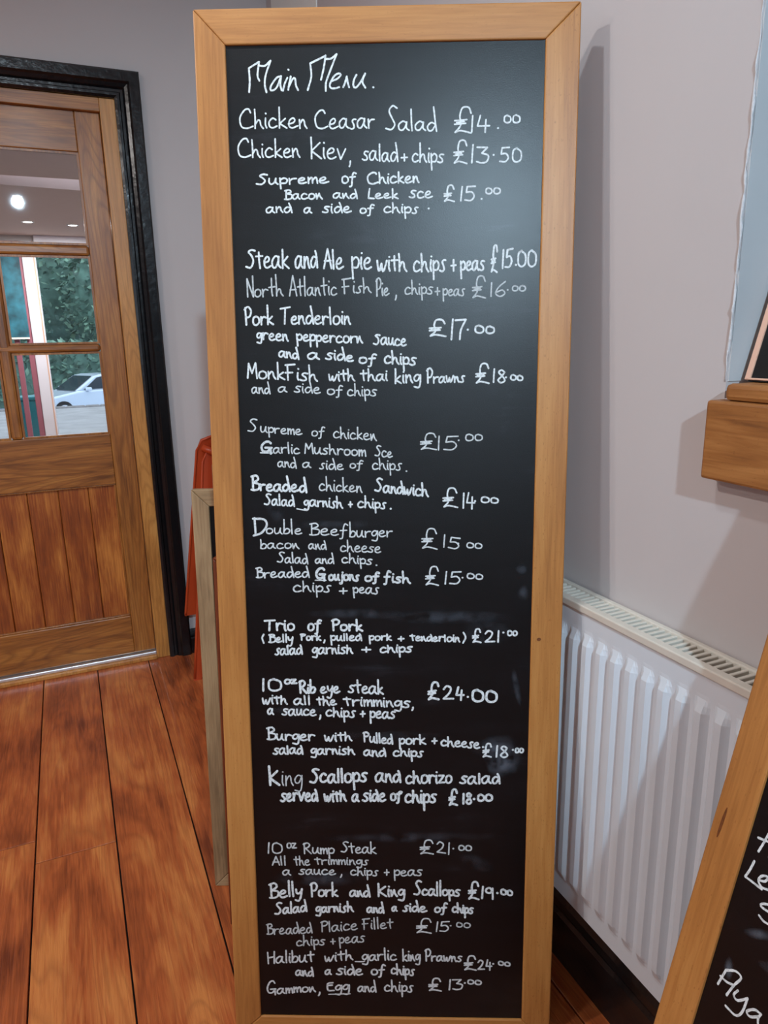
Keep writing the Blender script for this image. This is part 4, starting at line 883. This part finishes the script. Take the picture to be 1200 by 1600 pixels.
# ------------------------------------------------------------------ radiator on the right wall
RY0, RY1, RZ0, RZ1, RXF = 0.30, 1.30, 0.215, 0.800, 0.737
rad = empty('radiator', (0, (RY0 + RY1) / 2, 0)); rc = (RY0 + RY1) / 2
pitch = 0.0333; nr = int((RY1 - RY0) / pitch)
ysam = []
mg = ((RY1 - RY0) - nr * pitch) / 2
for i in range(nr):
    for f in (0.0, 0.10, 0.22, 0.34, 0.44, 0.56, 0.66, 0.78, 0.90): ysam.append((RY0 + mg + (i + f) * pitch, f))
ysam = [(RY0, 0)] + ysam + [(RY1, 0)]
def ridge(f):
    return max(0.0, min(1.0, (0.36 - abs(f - 0.5)) / 0.17))
zs = [RZ0, RZ0 + 0.004, RZ0 + 0.030, RZ0 + 0.036, RZ0 + 0.044, RZ0 + 0.054, RZ0 + 0.066, RZ0 + 0.3, RZ1 - 0.076, RZ1 - 0.064, RZ1 - 0.054, RZ1 - 0.046, RZ1 - 0.040, RZ1 - 0.016, RZ1 - 0.012]
def taper(z):
    t = min(z - (RZ0 + 0.032), (RZ1 - 0.042) - z) / 0.026
    t = max(0.0, min(1.0, t)); return t * t * (3 - 2 * t)
vs = []; nz_ = len(zs)
for (y, f) in ysam:
    for z in zs: vs.append((RXF + 0.001 - 0.0085 * ridge(f) * taper(z), y - rc, z))
fs = [(i * nz_ + j, i * nz_ + j + 1, (i + 1) * nz_ + j + 1, (i + 1) * nz_ + j) for i in range(len(ysam) - 1) for j in range(nz_ - 1)]
fp = MB().add(vs, fs).build('front_panel', 'radiator_white', rad, fix=False)
MB().box(RXF + 0.0015, RXF + 0.010, RY0 - rc, RY1 - rc, RZ0, RZ1 - 0.012).build('front_backing', 'radiator_white', rad)
MB().box(WX - 0.018, WX - 0.008, RY0 - rc, RY1 - rc, RZ0, RZ1 - 0.012).build('rear_panel', 'radiator_white', rad)
for y in (RY0, RY1 - 0.004): MB().box(RXF, WX - 0.006, y - rc, y + 0.004 - rc, RZ0 + 0.01, RZ1).build('end_cover', 'radiator_white', rad, bevel=0.001)
MB().box(RXF - 0.003, RXF + 0.012, RY0 - rc, RY1 - rc, RZ1 - 0.012, RZ1 + 0.001).build('grille_rail', 'radiator_cream', rad, bevel=0.002)
MB().box(WX - 0.014, WX - 0.004, RY0 - rc, RY1 - rc, RZ1 - 0.012, RZ1 + 0.002).build('grille_rail', 'radiator_cream', rad, bevel=0.002)
sm = MB().box(-0.019, 0.019, -0.0029, 0.0029, -0.009, 0.0).mesh('grille_slat', 'radiator_cream', bevel=0.001, segs=1)
y = RY0 + 0.01
while y < RY1 - 0.005:
    o = link('grille_slat', sm, rad); o.location = ((RXF + 0.012 + WX - 0.014) / 2, y - rc, RZ1 - 0.001); y += 0.0122
MB().box(RXF + 0.012, WX - 0.02, RY0 + 0.01 - rc, RY1 - 0.01 - rc, RZ0 + 0.05, RZ1 - 0.022).build('convector_shade_block', 'dark_metal', rad)  # solid dark block instead of fins, raised to paint shade into the slots
MB().box(WX - 0.010, WX + 0.001, RY0 + 0.12 - rc, RY0 + 0.15 - rc, RZ0 + 0.05, RZ1 - 0.05).build('wall_bracket', 'radiator_white', rad)
MB().box(WX - 0.010, WX + 0.001, RY1 - 0.15 - rc, RY1 - 0.12 - rc, RZ0 + 0.05, RZ1 - 0.05).build('wall_bracket', 'radiator_white', rad)
MB().tube([(WX - 0.04, RY1 + 0.03 - rc, -0.002), (WX - 0.04, RY1 + 0.03 - rc, 0.24), (WX - 0.04, RY1 - 0.01 - rc, 0.24)], 0.0075).build('feed_pipe', 'radiator_white', rad)
tag(rad, 'white ribbed panel radiator with slotted top under the oak beam', 'radiator')

# ------------------------------------------------------------------ oak beam and ledge of the recess
bm_ = empty('oak_beam', (WX, 0.0, 1.045))
MB().box(-0.030, 0.001, -0.72, 0.682, 0, 0.104).build('beam_body', 'beam_oak', bm_, bevel=0.0035)
for (y, z, r) in ((0.49, 0.045, 0.006), (-0.2, 0.06, 0.007)):
    kn = MB().tube([(-0.0312, y, z), (-0.029, y, z)], r, seg=12).build('knot', 'dark_metal', bm_)
tag(bm_, 'thick knotty oak beam fixed along the wall under the recess', 'beam')
lg = empty('oak_ledge', (WX, 0.0, 1.149))
MB().box(-0.020, ND - 0.001, NY0 + 0.001, 0.664, 0, 0.022).build('ledge_board', 'beam_oak', lg, bevel=0.006)
tag(lg, 'thin oak ledge board lying on top of the thick beam', 'shelf')

# white paper sheet high on the right wall near the corner
pp = empty('notice_sheet', (WX, 2.46, 2.02))
MB().box(-0.003, 0.0005, -0.235, 0.225, 0, 0.36).build('sheet', 'paper', pp)
tag(pp, 'white paper sheet high on the wall near the corner', 'paper')

# ------------------------------------------------------------------ handwriting
# single-stroke letters: hundredths of the x-height, base line 0, x-height 100, capitals 200
GLYPHS = {
 'a': '78,88 45,100 8,60 12,10 40,2 68,45 80,95|80,95 76,30 100,2',
 'b': '10,200 12,100 8,5|10,40 40,95 75,70 65,15 30,0 8,12',
 'c': '75,82 45,100 10,60 15,12 45,0 84,18',
 'd': '75,82 40,95 8,50 20,5 50,10 78,66|62,200 78,100 90,0',
 'e': '12,46 58,60 68,85 45,100 12,65 15,15 45,0 84,18',
 'f': '82,178 58,200 42,150 36,60 28,-35 5,-45|8,88 72,96',
 'g': '75,85 40,100 8,60 20,22 50,28 75,85|78,95 76,0 58,-62 8,-52',
 'h': '8,200 12,100 10,0|10,40 40,90 60,78 66,35 90,0',
 'i': '15,100 12,35 22,0|18,148 21,143', 'j': '40,100 38,0 25,-60 0,-50|42,150 45,146',
 'k': '10,200 12,100 12,0|65,95 14,45|14,45 78,0',
 'l': '12,200 14,100 18,0',
 'm': '6,98 10,0|10,50 30,95 42,78 45,5|45,50 68,95 80,78 88,0',
 'n': '8,95 10,0|10,45 38,95 54,80 60,35 78,0',
 'o': '50,100 16,82 12,20 45,0 80,30 76,82 44,100',
 'p': '8,100 12,0 16,-80|10,68 45,100 75,70 60,15 14,14',
 'r': '8,95 12,0|10,50 35,88 72,92',
 's': '76,95 42,100 22,76 55,45 60,14 30,0 0,12',
 't': '36,170 38,60 46,2|2,104 76,110',
 'u': '10,100 8,40 25,2 55,25 72,100|72,100 70,30 90,0',
 'v': '5,100 36,0|36,0 82,100',
 'w': '4,100 14,20 28,5 50,72|50,72 58,10 74,5 108,100',
 'y': '8,100 15,45 40,35 68,70|75,100 60,-20 35,-75 0,-60',
 'z': '8,95 70,95|70,95 10,5|10,5 82,8',
 'n2': '6,92 14,2|14,2 34,70 44,98|44,98 56,40 80,0', 'r2': '10,98 14,0|12,40 28,85 48,98 76,86', 's2': '72,98 50,100 34,80 48,45 52,12 28,-4 4,6',
 'e2': '6,40 50,52 66,80 48,100 16,72 12,20 40,0 92,22',
 'A': '0,0 50,200|50,200 95,0|10,72 88,74',
 'B': '18,190 20,0|0,180 60,196 82,150 26,108|26,108 92,88 88,22 40,0 0,6',
 'C': '108,160 90,195 50,184 8,110 20,22 70,0 130,22',
 'D': '12,195 16,5|0,190 80,168 100,100 60,22 0,0',
 'E': '82,185 30,172 14,110 22,15 90,8|14,98 72,106',
 'F': '22,190 24,0|2,184 98,196|0,98 72,104',
 'G': '100,165 80,195 40,180 8,110 20,30 66,22 95,80|45,88 108,86|96,84 98,-20',
 'H': '10,190 12,0|88,200 82,0|12,90 84,102',
 'K': '10,200 15,100 16,0|92,150 15,75|15,75 108,0',
 'L': '30,200 20,100 14,8|14,8 82,0',
 'M': '4,0 16,190|16,190 50,70|50,70 88,200|88,200 104,0',
 'N': '16,0 10,180|10,180 86,0|86,0 80,200',
 'P': '15,190 20,0|2,172 50,200 88,160 66,104 20,92',
 'R': '15,190 18,0|4,174 55,200 86,160 60,112 20,98|32,98 104,0',
 'S': '100,185 62,200 30,165 60,112 80,60 50,6 0,14',
 'T': '0,178 112,196|56,188 50,0',
 '0': '50,200 16,165 12,40 46,0 86,40 86,150 42,200',
 '1': '22,200 18,100 15,0', '2': '5,150 35,200 76,170 60,92 5,6|5,6 102,12',
 '3': '5,190 78,188|78,188 40,118|40,118 86,90 76,16 36,0 5,16',
 '4': '28,200 10,72|10,72 88,76|64,150 60,-5', '5': '26,190 18,112|18,112 60,118 80,62 55,6 5,10|26,190 90,196',
 '6': '82,200 32,125 10,40 45,0 80,40 60,85 15,55', '7': '0,186 82,192|82,192 46,90 40,0',
 '8': '76,168 46,200 20,160 58,102 80,40 45,0 15,40 48,100 76,168', '9': '74,150 45,195 12,160 20,112 55,106 76,152|78,188 82,0',
 '£': '100,150 84,194 48,190 34,130 40,60 8,4|8,4 42,18 104,0|4,94 76,102|4,66 70,74|16,80 62,88',
 '+': '0,50 72,55|36,98 36,8', '(': '30,200 5,110 26,-20', ')': '4,200 36,100 4,-14', ',': '16,18 12,-15 0,-40', '.': '4,6 10,4',
}
STROKES = {k: [[tuple(float(q) / 100 for q in p.split(',')) for p in s.split()] for s in v.split('|')] for k, v in GLYPHS.items()}
ALT = {'n': 'n2', 'r': 'r2', 's': 's2', 'e': 'e2'}
def catmull(pts, step):
    if len(pts) < 3: return [Vector(p) for p in pts]
    P = [Vector(p) for p in pts]; P = [P[0] * 2 - P[1]] + P + [P[-1] * 2 - P[-2]]
    out = []
    for i in range(1, len(P) - 2):
        n = max(2, min(8, int((P[i + 1] - P[i]).length / step)))
        for k in range(n):
            t = k / n; a, b, c, d = P[i - 1], P[i], P[i + 1], P[i + 2]
            out.append(0.5 * ((2 * b) + (c - a) * t + (2 * a - 5 * b + 4 * c - d) * t * t + (3 * b - a - 3 * c + d) * t ** 3))
    out.append(P[-2]); return out
def ribbon(mb, pts, w, y, mi):
    """a chalk-pen stroke with round ends laid on the board face (x, z plane)"""
    r = w / 2; n = len(pts); L = []; R = []
    for i, p in enumerate(pts):
        d = pts[min(i + 1, n - 1)] - pts[max(i - 1, 0)]
        d = d.normalized() if d.length > 1e-9 else Vector((1, 0)); q = Vector((-d.y, d.x))
        rr = r * random.uniform(0.88, 1.1); L.append(p + q * rr); R.append(p - q * rr)
    d0 = (pts[0] - pts[1]).normalized(); d1 = (pts[-1] - pts[-2]).normalized()
    def cap(c, d, a, b): # arc from a to b round c
        base = math.atan2(d.y, d.x); return [c + Vector((math.cos(base + t), math.sin(base + t))) * r * 0.95 for t in (1.05, 0.35, -0.35, -1.05)]
    c0 = cap(pts[0], d0, None, None); c1 = cap(pts[-1], d1, None, None)
    poly = []
    vs = []; fs = []
    for a, b in zip(L, R): vs += [(a.x, y, a.y), (b.x, y, b.y)]
    for i in range(n - 1): fs.append((2 * i, 2 * i + 1, 2 * i + 3, 2 * i + 2))
    o = len(vs); vs += [(p.x, y, p.y) for p in c0]; fs.append((1, 0, o + 3, o + 2, o + 1, o) if False else (0, o + 3, o + 2, o + 1, o, 1))
    o = len(vs); vs += [(p.x, y, p.y) for p in c1]; e = 2 * (n - 1); fs.append((e + 1, o + 3, o + 2, o + 1, o, e))
    mb.add(vs, fs, mi)
LAYER = [0]
def face_y():
    LAYER[0] = (LAYER[0] + 1) % 40
    return -0.00025 - LAYER[0] * 0.000004
def word_strokes(text):
    x = 0.0; out = []
    for ch in text:
        g = STROKES[ALT.get(ch, ch) if random.random() < 0.45 else ch]; rot = random.uniform(-0.05, 0.05); dy = random.uniform(-0.05, 0.05); sc = random.uniform(0.94, 1.05)
        mx = max(p[0] for s in g for p in s)
        for s in g: out.append([((p[0] + rot * p[1] * 0.5) * sc + x, p[1] * sc + dy * (ch.isalpha())) for p in s])
        x += mx * sc + (0.24 if ch == 'l' else 0.15 if ch in 'io' else 0.10 if ch.isalpha() else 0.20)
    xs = [p[0] for s in out for p in s]; x0, x1 = min(xs), max(xs)
    return [[((p[0] - x0) / max(1e-6, x1 - x0), p[1]) for p in s] for s in out]
def write_word(mb, word, mats, tox, toz, back):
    text, u0, v0, u1, v1, xh, asc, w, tone = word
    key = chalk_mat(tone)
    if key not in mats: mats.append(key)
    mi = mats.index(key)
    if text == '.':
        c = Vector((tox((u0 + u1) / 2), toz((v0 + v1) / 2 - w / 2))) 
        ribbon(mb, [c - Vector((0.0003, 0)), c + Vector((0.0003, 0))], w * 1.15 / 1000, back + face_y(), mi); return
    inset = w / 2
    for s in word_strokes(text):
        pts = []; dot = len(s) == 2 and min(s[0][1], s[1][1]) > 1.3 and abs(s[0][1] - s[1][1]) < 0.1
        for (fx, gy) in s:
            u = u0 + inset + fx * (u1 - u0 - 2 * inset); v = v0 + fx * (v1 - v0)
            h = gy * xh if gy <= 1 else max(xh + (gy - 1) * (asc - xh), 1.36 * xh if dot else 0)
            pts.append((tox(u), toz(v - h)))
        ribbon(mb, catmull(pts, 0.0016), w / 1000, back + face_y(), mi)
def write_strokes(mb, strokes, w, tox, toz, back, mi=0):
    for s in strokes: ribbon(mb, catmull([(tox(u), toz(v)) for u, v in s], 0.0016), w / 1000, back + face_y(), mi)

# ------------------------------------------------------------------ framed boards
def framed_board(root, W, H, fl, fr, ft, fb, thick, recess, upright, crosswise, panel='chalkboard', bevel=0.002):
    """mitred frame of two stiles and two rails round a thin panel; front face at local y = 0"""
    a = W / 2; g = 0.0003
    def piece(name, pts, mat):
        mb = MB().prism(pts, 0.0, thick); return mb.build(name, mat, root, bevel=bevel)
    piece('stile', [(-a, 0), (-a + fl - g, fb - g), (-a + fl - g, H - ft + g), (-a, H)], upright)
    piece('stile', [(a - fr + g, fb - g), (a, 0), (a, H), (a - fr + g, H - ft + g)], upright)
    piece('rail', [(-a + fl, H - ft), (a - fr, H - ft), (a - g, H), (-a + g, H)], crosswise)
    piece('rail', [(-a + g, 0), (a - g, 0), (a - fr, fb), (-a + fl, fb)], crosswise)
    return MB().box(-a + fl - 0.004, a - fr + 0.004, recess, recess + 0.006, fb - 0.004, H - ft + 0.004).build('board_panel', panel, root)

E1 = Vector((0.9036, -0.4284, -0.0095)); UP1 = Vector((0.0507, 0.0848, 0.9951))
O0 = Vector((0.2717, 1.1653, 1.6590))                         # inner top left corner of the tall board
UC, VB = 0.2370, 1.6640
main = oriented('menu_chalkboard', O0 + E1 * UC - UP1 * VB, E1, UP1)
W1, H1 = 0.5670, VB + 0.0492
panel = framed_board(main, W1, H1, 0.0465, 0.0505, 0.0492, 0.0436, 0.032, 0.004, 'beech_upright', 'beech_crosswise')
tag(main, 'tall beech framed chalkboard listing the main menu in white handwriting', 'chalkboard')
panel['label'] = 'black chalkboard surface covered in white handwriting'
tox = lambda u: u / 1000 - UC
toz = lambda v: VB - v / 1000
RC = 0.004
mb = MB(); write_strokes(mb, TITLE_STROKES, 2.7, tox, toz, RC)
tag(mb.build('lettering', chalk_mat(1.0), panel, fix=False), 'handwritten heading reading Main Menu')
for (line, words) in MENU_LINES:
    cut = next((i for i, wd in enumerate(words) if wd[0] == '£'), len(words))
    for name, lab, chunk in (('lettering', 'handwritten line reading ' + line.split(' £')[0], words[:cut]), ('price', 'handwritten price £' + line.split('£')[-1], words[cut:])):
        if not chunk: continue
        runs = [[chunk[0]]]
        for a, b in zip(chunk, chunk[1:]):
            if name == 'lettering' and b[1] - a[3] > 11: runs.append([])
            runs[-1].append(b)
        for run in runs:
            mb = MB(); mats = []
            for wd in run: write_word(mb, wd, mats, tox, toz, RC)
            tag(mb.build(name, mats, panel, fix=False), lab if len(runs) == 1 else 'handwritten words reading ' + ' '.join(w[0] for w in run))
for st in UNDERLINES:
    mb = MB(); write_strokes(mb, [st], 2.2, tox, toz, RC); mb.build('underline', chalk_mat(0.9), panel, fix=False)
# wiped chalk smears: soft ellipses of dust lying on the panel
def smear(parent, items, back):
    vs = []; fs = []; dens = []
    for (u, z, ru, rz_, d, rot) in items:
        o = len(vs); vs.append((u, back, z)); dens.append(d)
        for ring, dd in ((0.35, 0.75), (0.7, 0.3), (1.0, 0.0)):
            for k in range(20):
                t = 2 * math.pi * k / 20; x, y = math.cos(t) * ru * ring, math.sin(t) * rz_ * ring
                vs.append((u + x * math.cos(rot) - y * math.sin(rot), back, z + x * math.sin(rot) + y * math.cos(rot))); dens.append(d * dd)
        for k in range(20): fs.append((o, o + 1 + k, o + 1 + (k + 1) % 20))
        for r in range(2):
            for k in range(20): fs.append((o + 1 + r * 20 + k, o + 1 + (r + 1) * 20 + k, o + 1 + (r + 1) * 20 + (k + 1) % 20, o + 1 + r * 20 + (k + 1) % 20))
        back -= 0.000003
    me = bpy.data.meshes.new('chalk_smear'); me.from_pydata(vs, [], fs); me.materials.append(MATS['chalk_dust'])
    at = me.attributes.new('dust_amount', 'FLOAT', 'POINT')
    for i, d in enumerate(dens): at.data[i].value = d
    return link('chalk_smear', me, parent)
SM = [(0.1898, 0.539, 0.0324, 0.0324, 0.5, 0), (0.1786, 0.5643, 0.0431, 0.0207, 0.3, 0.2), (0.2119, 0.67, 0.0064, 0.0359, 0.25, 0.2), (0.0962, 0.7912, 0.1155, 0.0131, 0.18, 0), (-0.0512, 0.7965, 0.0951, 0.0098, 0.14, 0), (0.1596, 0.7639, 0.042, 0.0241, 0.14, 0), (-0.0105, 0.584, 0.1191, 0.0092, 0.08, 0), (0.0325, 0.3962, 0.1659, 0.0108, 0.14, 0.03), (0.149, 0.3491, 0.0332, 0.0146, 0.14, -0.4), (-0.1245, 0.3157, 0.0899, 0.0172, 0.16, 0), (0.215, 0.8718, 0.0103, 0.0096, 0.35, 0), (0.219, 0.8312, 0.0104, 0.0151, 0.22, 0), (-0.1839, 0.9677, 0.0145, 0.021, 0.14, 0.5), (-0.0909, 0.9464, 0.0934, 0.0084, 0.1, 0), (-0.1506, 0.6291, 0.065, 0.0091, 0.1, 0)]
for i, it in enumerate(SM): smear(panel, [it], RC - 0.0001 - i * 0.000004)

def knot(parent, x, z, a, b, rot):
    vs = [(x + math.cos(t) * a * math.cos(rot) - math.sin(t) * b * math.sin(rot), -0.0004, z + math.cos(t) * a * math.sin(rot) + math.sin(t) * b * math.cos(rot)) for t in [2 * math.pi * k / 14 for k in range(14)]]
    vs += [(p[0], 0.001, p[2]) for p in vs]
    MB().add(vs, [tuple(range(14)), tuple(range(27, 13, -1))] + [(k, k + 14, (k + 1) % 14 + 14, (k + 1) % 14) for k in range(14)]).build('knot', 'knot_wood', parent)
knot(main, tox(482.9), toz(909.8), 0.0035, 0.0028, 0.2)
# second beech board leaning on the beam, to the right of the radiator
K2 = 0.24383
n2 = math.hypot(K2, 1)
sec = oriented('leaning_chalkboard', Vector((0.468, 0.5 - 0.30, 0.0)), (0, -1, 0), (K2 / n2, 0, 1 / n2))
pan2 = framed_board(sec, 0.60, 1.20, 0.0455, 0.0455, 0.05, 0.05, 0.019, 0.003, 'beech_upright', 'beech_crosswise')
for i0, i1 in ((0, 3), (3, 6), (6, 8), (8, 15)):
    mb = MB(); write_strokes(mb, SECOND_STROKES[i0:i1], 2.6, lambda u: u / 1000 - 0.30, lambda v: v / 1000, 0.003)
    mb.build('lettering', chalk_mat(1.0), pan2, fix=False)
for i, it in enumerate([(-0.215, 0.62, 0.02, 0.006, 0.5, 0.6), (-0.18, 0.60, 0.03, 0.008, 0.4, 0.3), (-0.235, 0.56, 0.006, 0.014, 0.5, 0.2)]): smear(pan2, [it], 0.0029 - i * 0.000004)
knot(sec, -0.30 + 0.012, 0.705, 0.0016, 0.020, -0.05)
tag(sec, 'beech framed chalkboard leaning on the oak beam in front of the radiator', 'chalkboard')

# chalkboard standing on the ledge inside the recess
nb_ = oriented('ledge_chalkboard', Vector((0.8155, 0.668 - 0.21, 1.1745)), (0, -1, 0), (0.285, 0, 0.958))
framed_board(nb_, 0.42, 0.52, 0.0085, 0.0085, 0.0085, 0.0025, 0.012, 0.002, 'pink_frame', 'pink_frame', bevel=0.0005)
tag(nb_, 'thin pale framed chalkboard standing on the oak ledge in the recess', 'chalkboard')

# boards stacked behind the tall one
def stacked(name, label, bl, X, up, W, H, fw, upright, crosswise, thick=0.022):
    X = Vector(X).normalized(); o = Vector(bl) + X * (W / 2)
    r = oriented(name, o, X, up)
    framed_board(r, W, H, fw, fw, fw, fw, thick, 0.006, upright, crosswise)
    return tag(r, label, 'chalkboard')
XB = Vector((0.916, -0.402, 0))
stacked('small_chalkboard', 'small chalkboard in a weathered greyish wood frame behind the tall menu board', (0.1815, 1.4324, 0), XB, (0.0340, 0.0846, 0.9957), 0.48, 0.932, 0.037, 'weathered_pine_upright', 'weathered_pine_crosswise')
stacked('low_chalkboard', 'low chalkboard in a red-brown frame directly behind the tall menu board', (0.190, 1.305, 0), XB, (0.0440, 0.1180, 0.992), 0.44, 0.812, 0.05, 'red_brown_wood', 'red_brown_wood')
stacked('pale_chalkboard', 'chalkboard with a pale pine frame standing between the small board and the orange sign', (0.268, 1.690, 0), XB, (0.022, 0.120, 0.993), 0.46, 0.937, 0.07, 'weathered_pine_upright', 'weathered_pine_crosswise')

# orange folding floor sign against the wall
sg = empty('folding_sign', (0.48, 2.60, 0))
def leaf(name, y_top, y_bot, z_top, wt, wb, z_notch, leg, thick, inset=0.0):
    t = lambda z: (z_top - z) / z_top
    yy = lambda z: y_top + (y_bot - y_top) * t(z)
    hw = lambda z: wt + (wb - wt) * t(z)
    out = ([(-hw(z_notch), z_notch), (-hw(z_notch) + inset, z_notch)] if inset else []) + [(-hw(0) + inset, 0), (-hw(0) + leg + inset, 0), (-hw(z_notch) + leg * 1.3 + inset, z_notch), (hw(z_notch) - leg * 1.3 - inset, z_notch), (hw(0) - leg - inset, 0), (hw(0) - inset, 0)] + ([(hw(z_notch) - inset, z_notch), (hw(z_notch), z_notch)] if inset else []) + [(hw(z_top - 0.05), z_top - 0.05), (hw(z_top) - 0.012, z_top - 0.012), (hw(z_top) - 0.05, z_top), (-hw(z_top) + 0.05, z_top), (-hw(z_top) + 0.012, z_top - 0.012), (-hw(z_top - 0.05), z_top - 0.05)]
    n = len(out)
    vs = [(x, yy(z), z) for x, z in out] + [(x, yy(z) + thick, z) for x, z in out]
    fs = [tuple(range(n)), tuple(range(2 * n - 1, n - 1, -1))] + [(i, i + n, (i + 1) % n + n, (i + 1) % n) for i in range(n)]
    MB().add(vs, fs).build(name, 'orange_plastic', sg)
    # raised rim along both sides
    rim = MB()
    for s in (-1, 1): rim.tube([(s * (hw(z) - 0.003), yy(z) + thick / 2, z) for z in (z_notch + 0.004 if inset else 0.007, z_notch + 0.02, z_top - 0.05)] + [(s * (hw(z_top) - 0.014), yy(z_top) + thick / 2, z_top - 0.014), (s * (hw(z_top) - 0.05), yy(z_top) + thick / 2, z_top - 0.003), (0, yy(z_top) + thick / 2, z_top - 0.003)], 0.0055, seg=6)
    rim.build('rim', 'orange_plastic', sg, smooth=True)
leaf('rear_leaf', -0.035, 0.10, 0.90, 0.075, 0.185, 0.19, 0.02, 0.006, inset=0.075)
leaf('front_leaf', -0.045, -0.11, 0.86, 0.06, 0.172, 0.12, 0.028, 0.006)
MB().tube([(-0.06, -0.045, 0.862), (-0.03, -0.06, 0.845), (0.0, -0.064, 0.835), (0.03, -0.06, 0.845), (0.06, -0.045, 0.862)], 0.013, seg=8).build('handle', 'orange_plastic', sg, smooth=True)
tag(sg, 'orange plastic folding floor sign standing against the wall beside the door', 'sign')
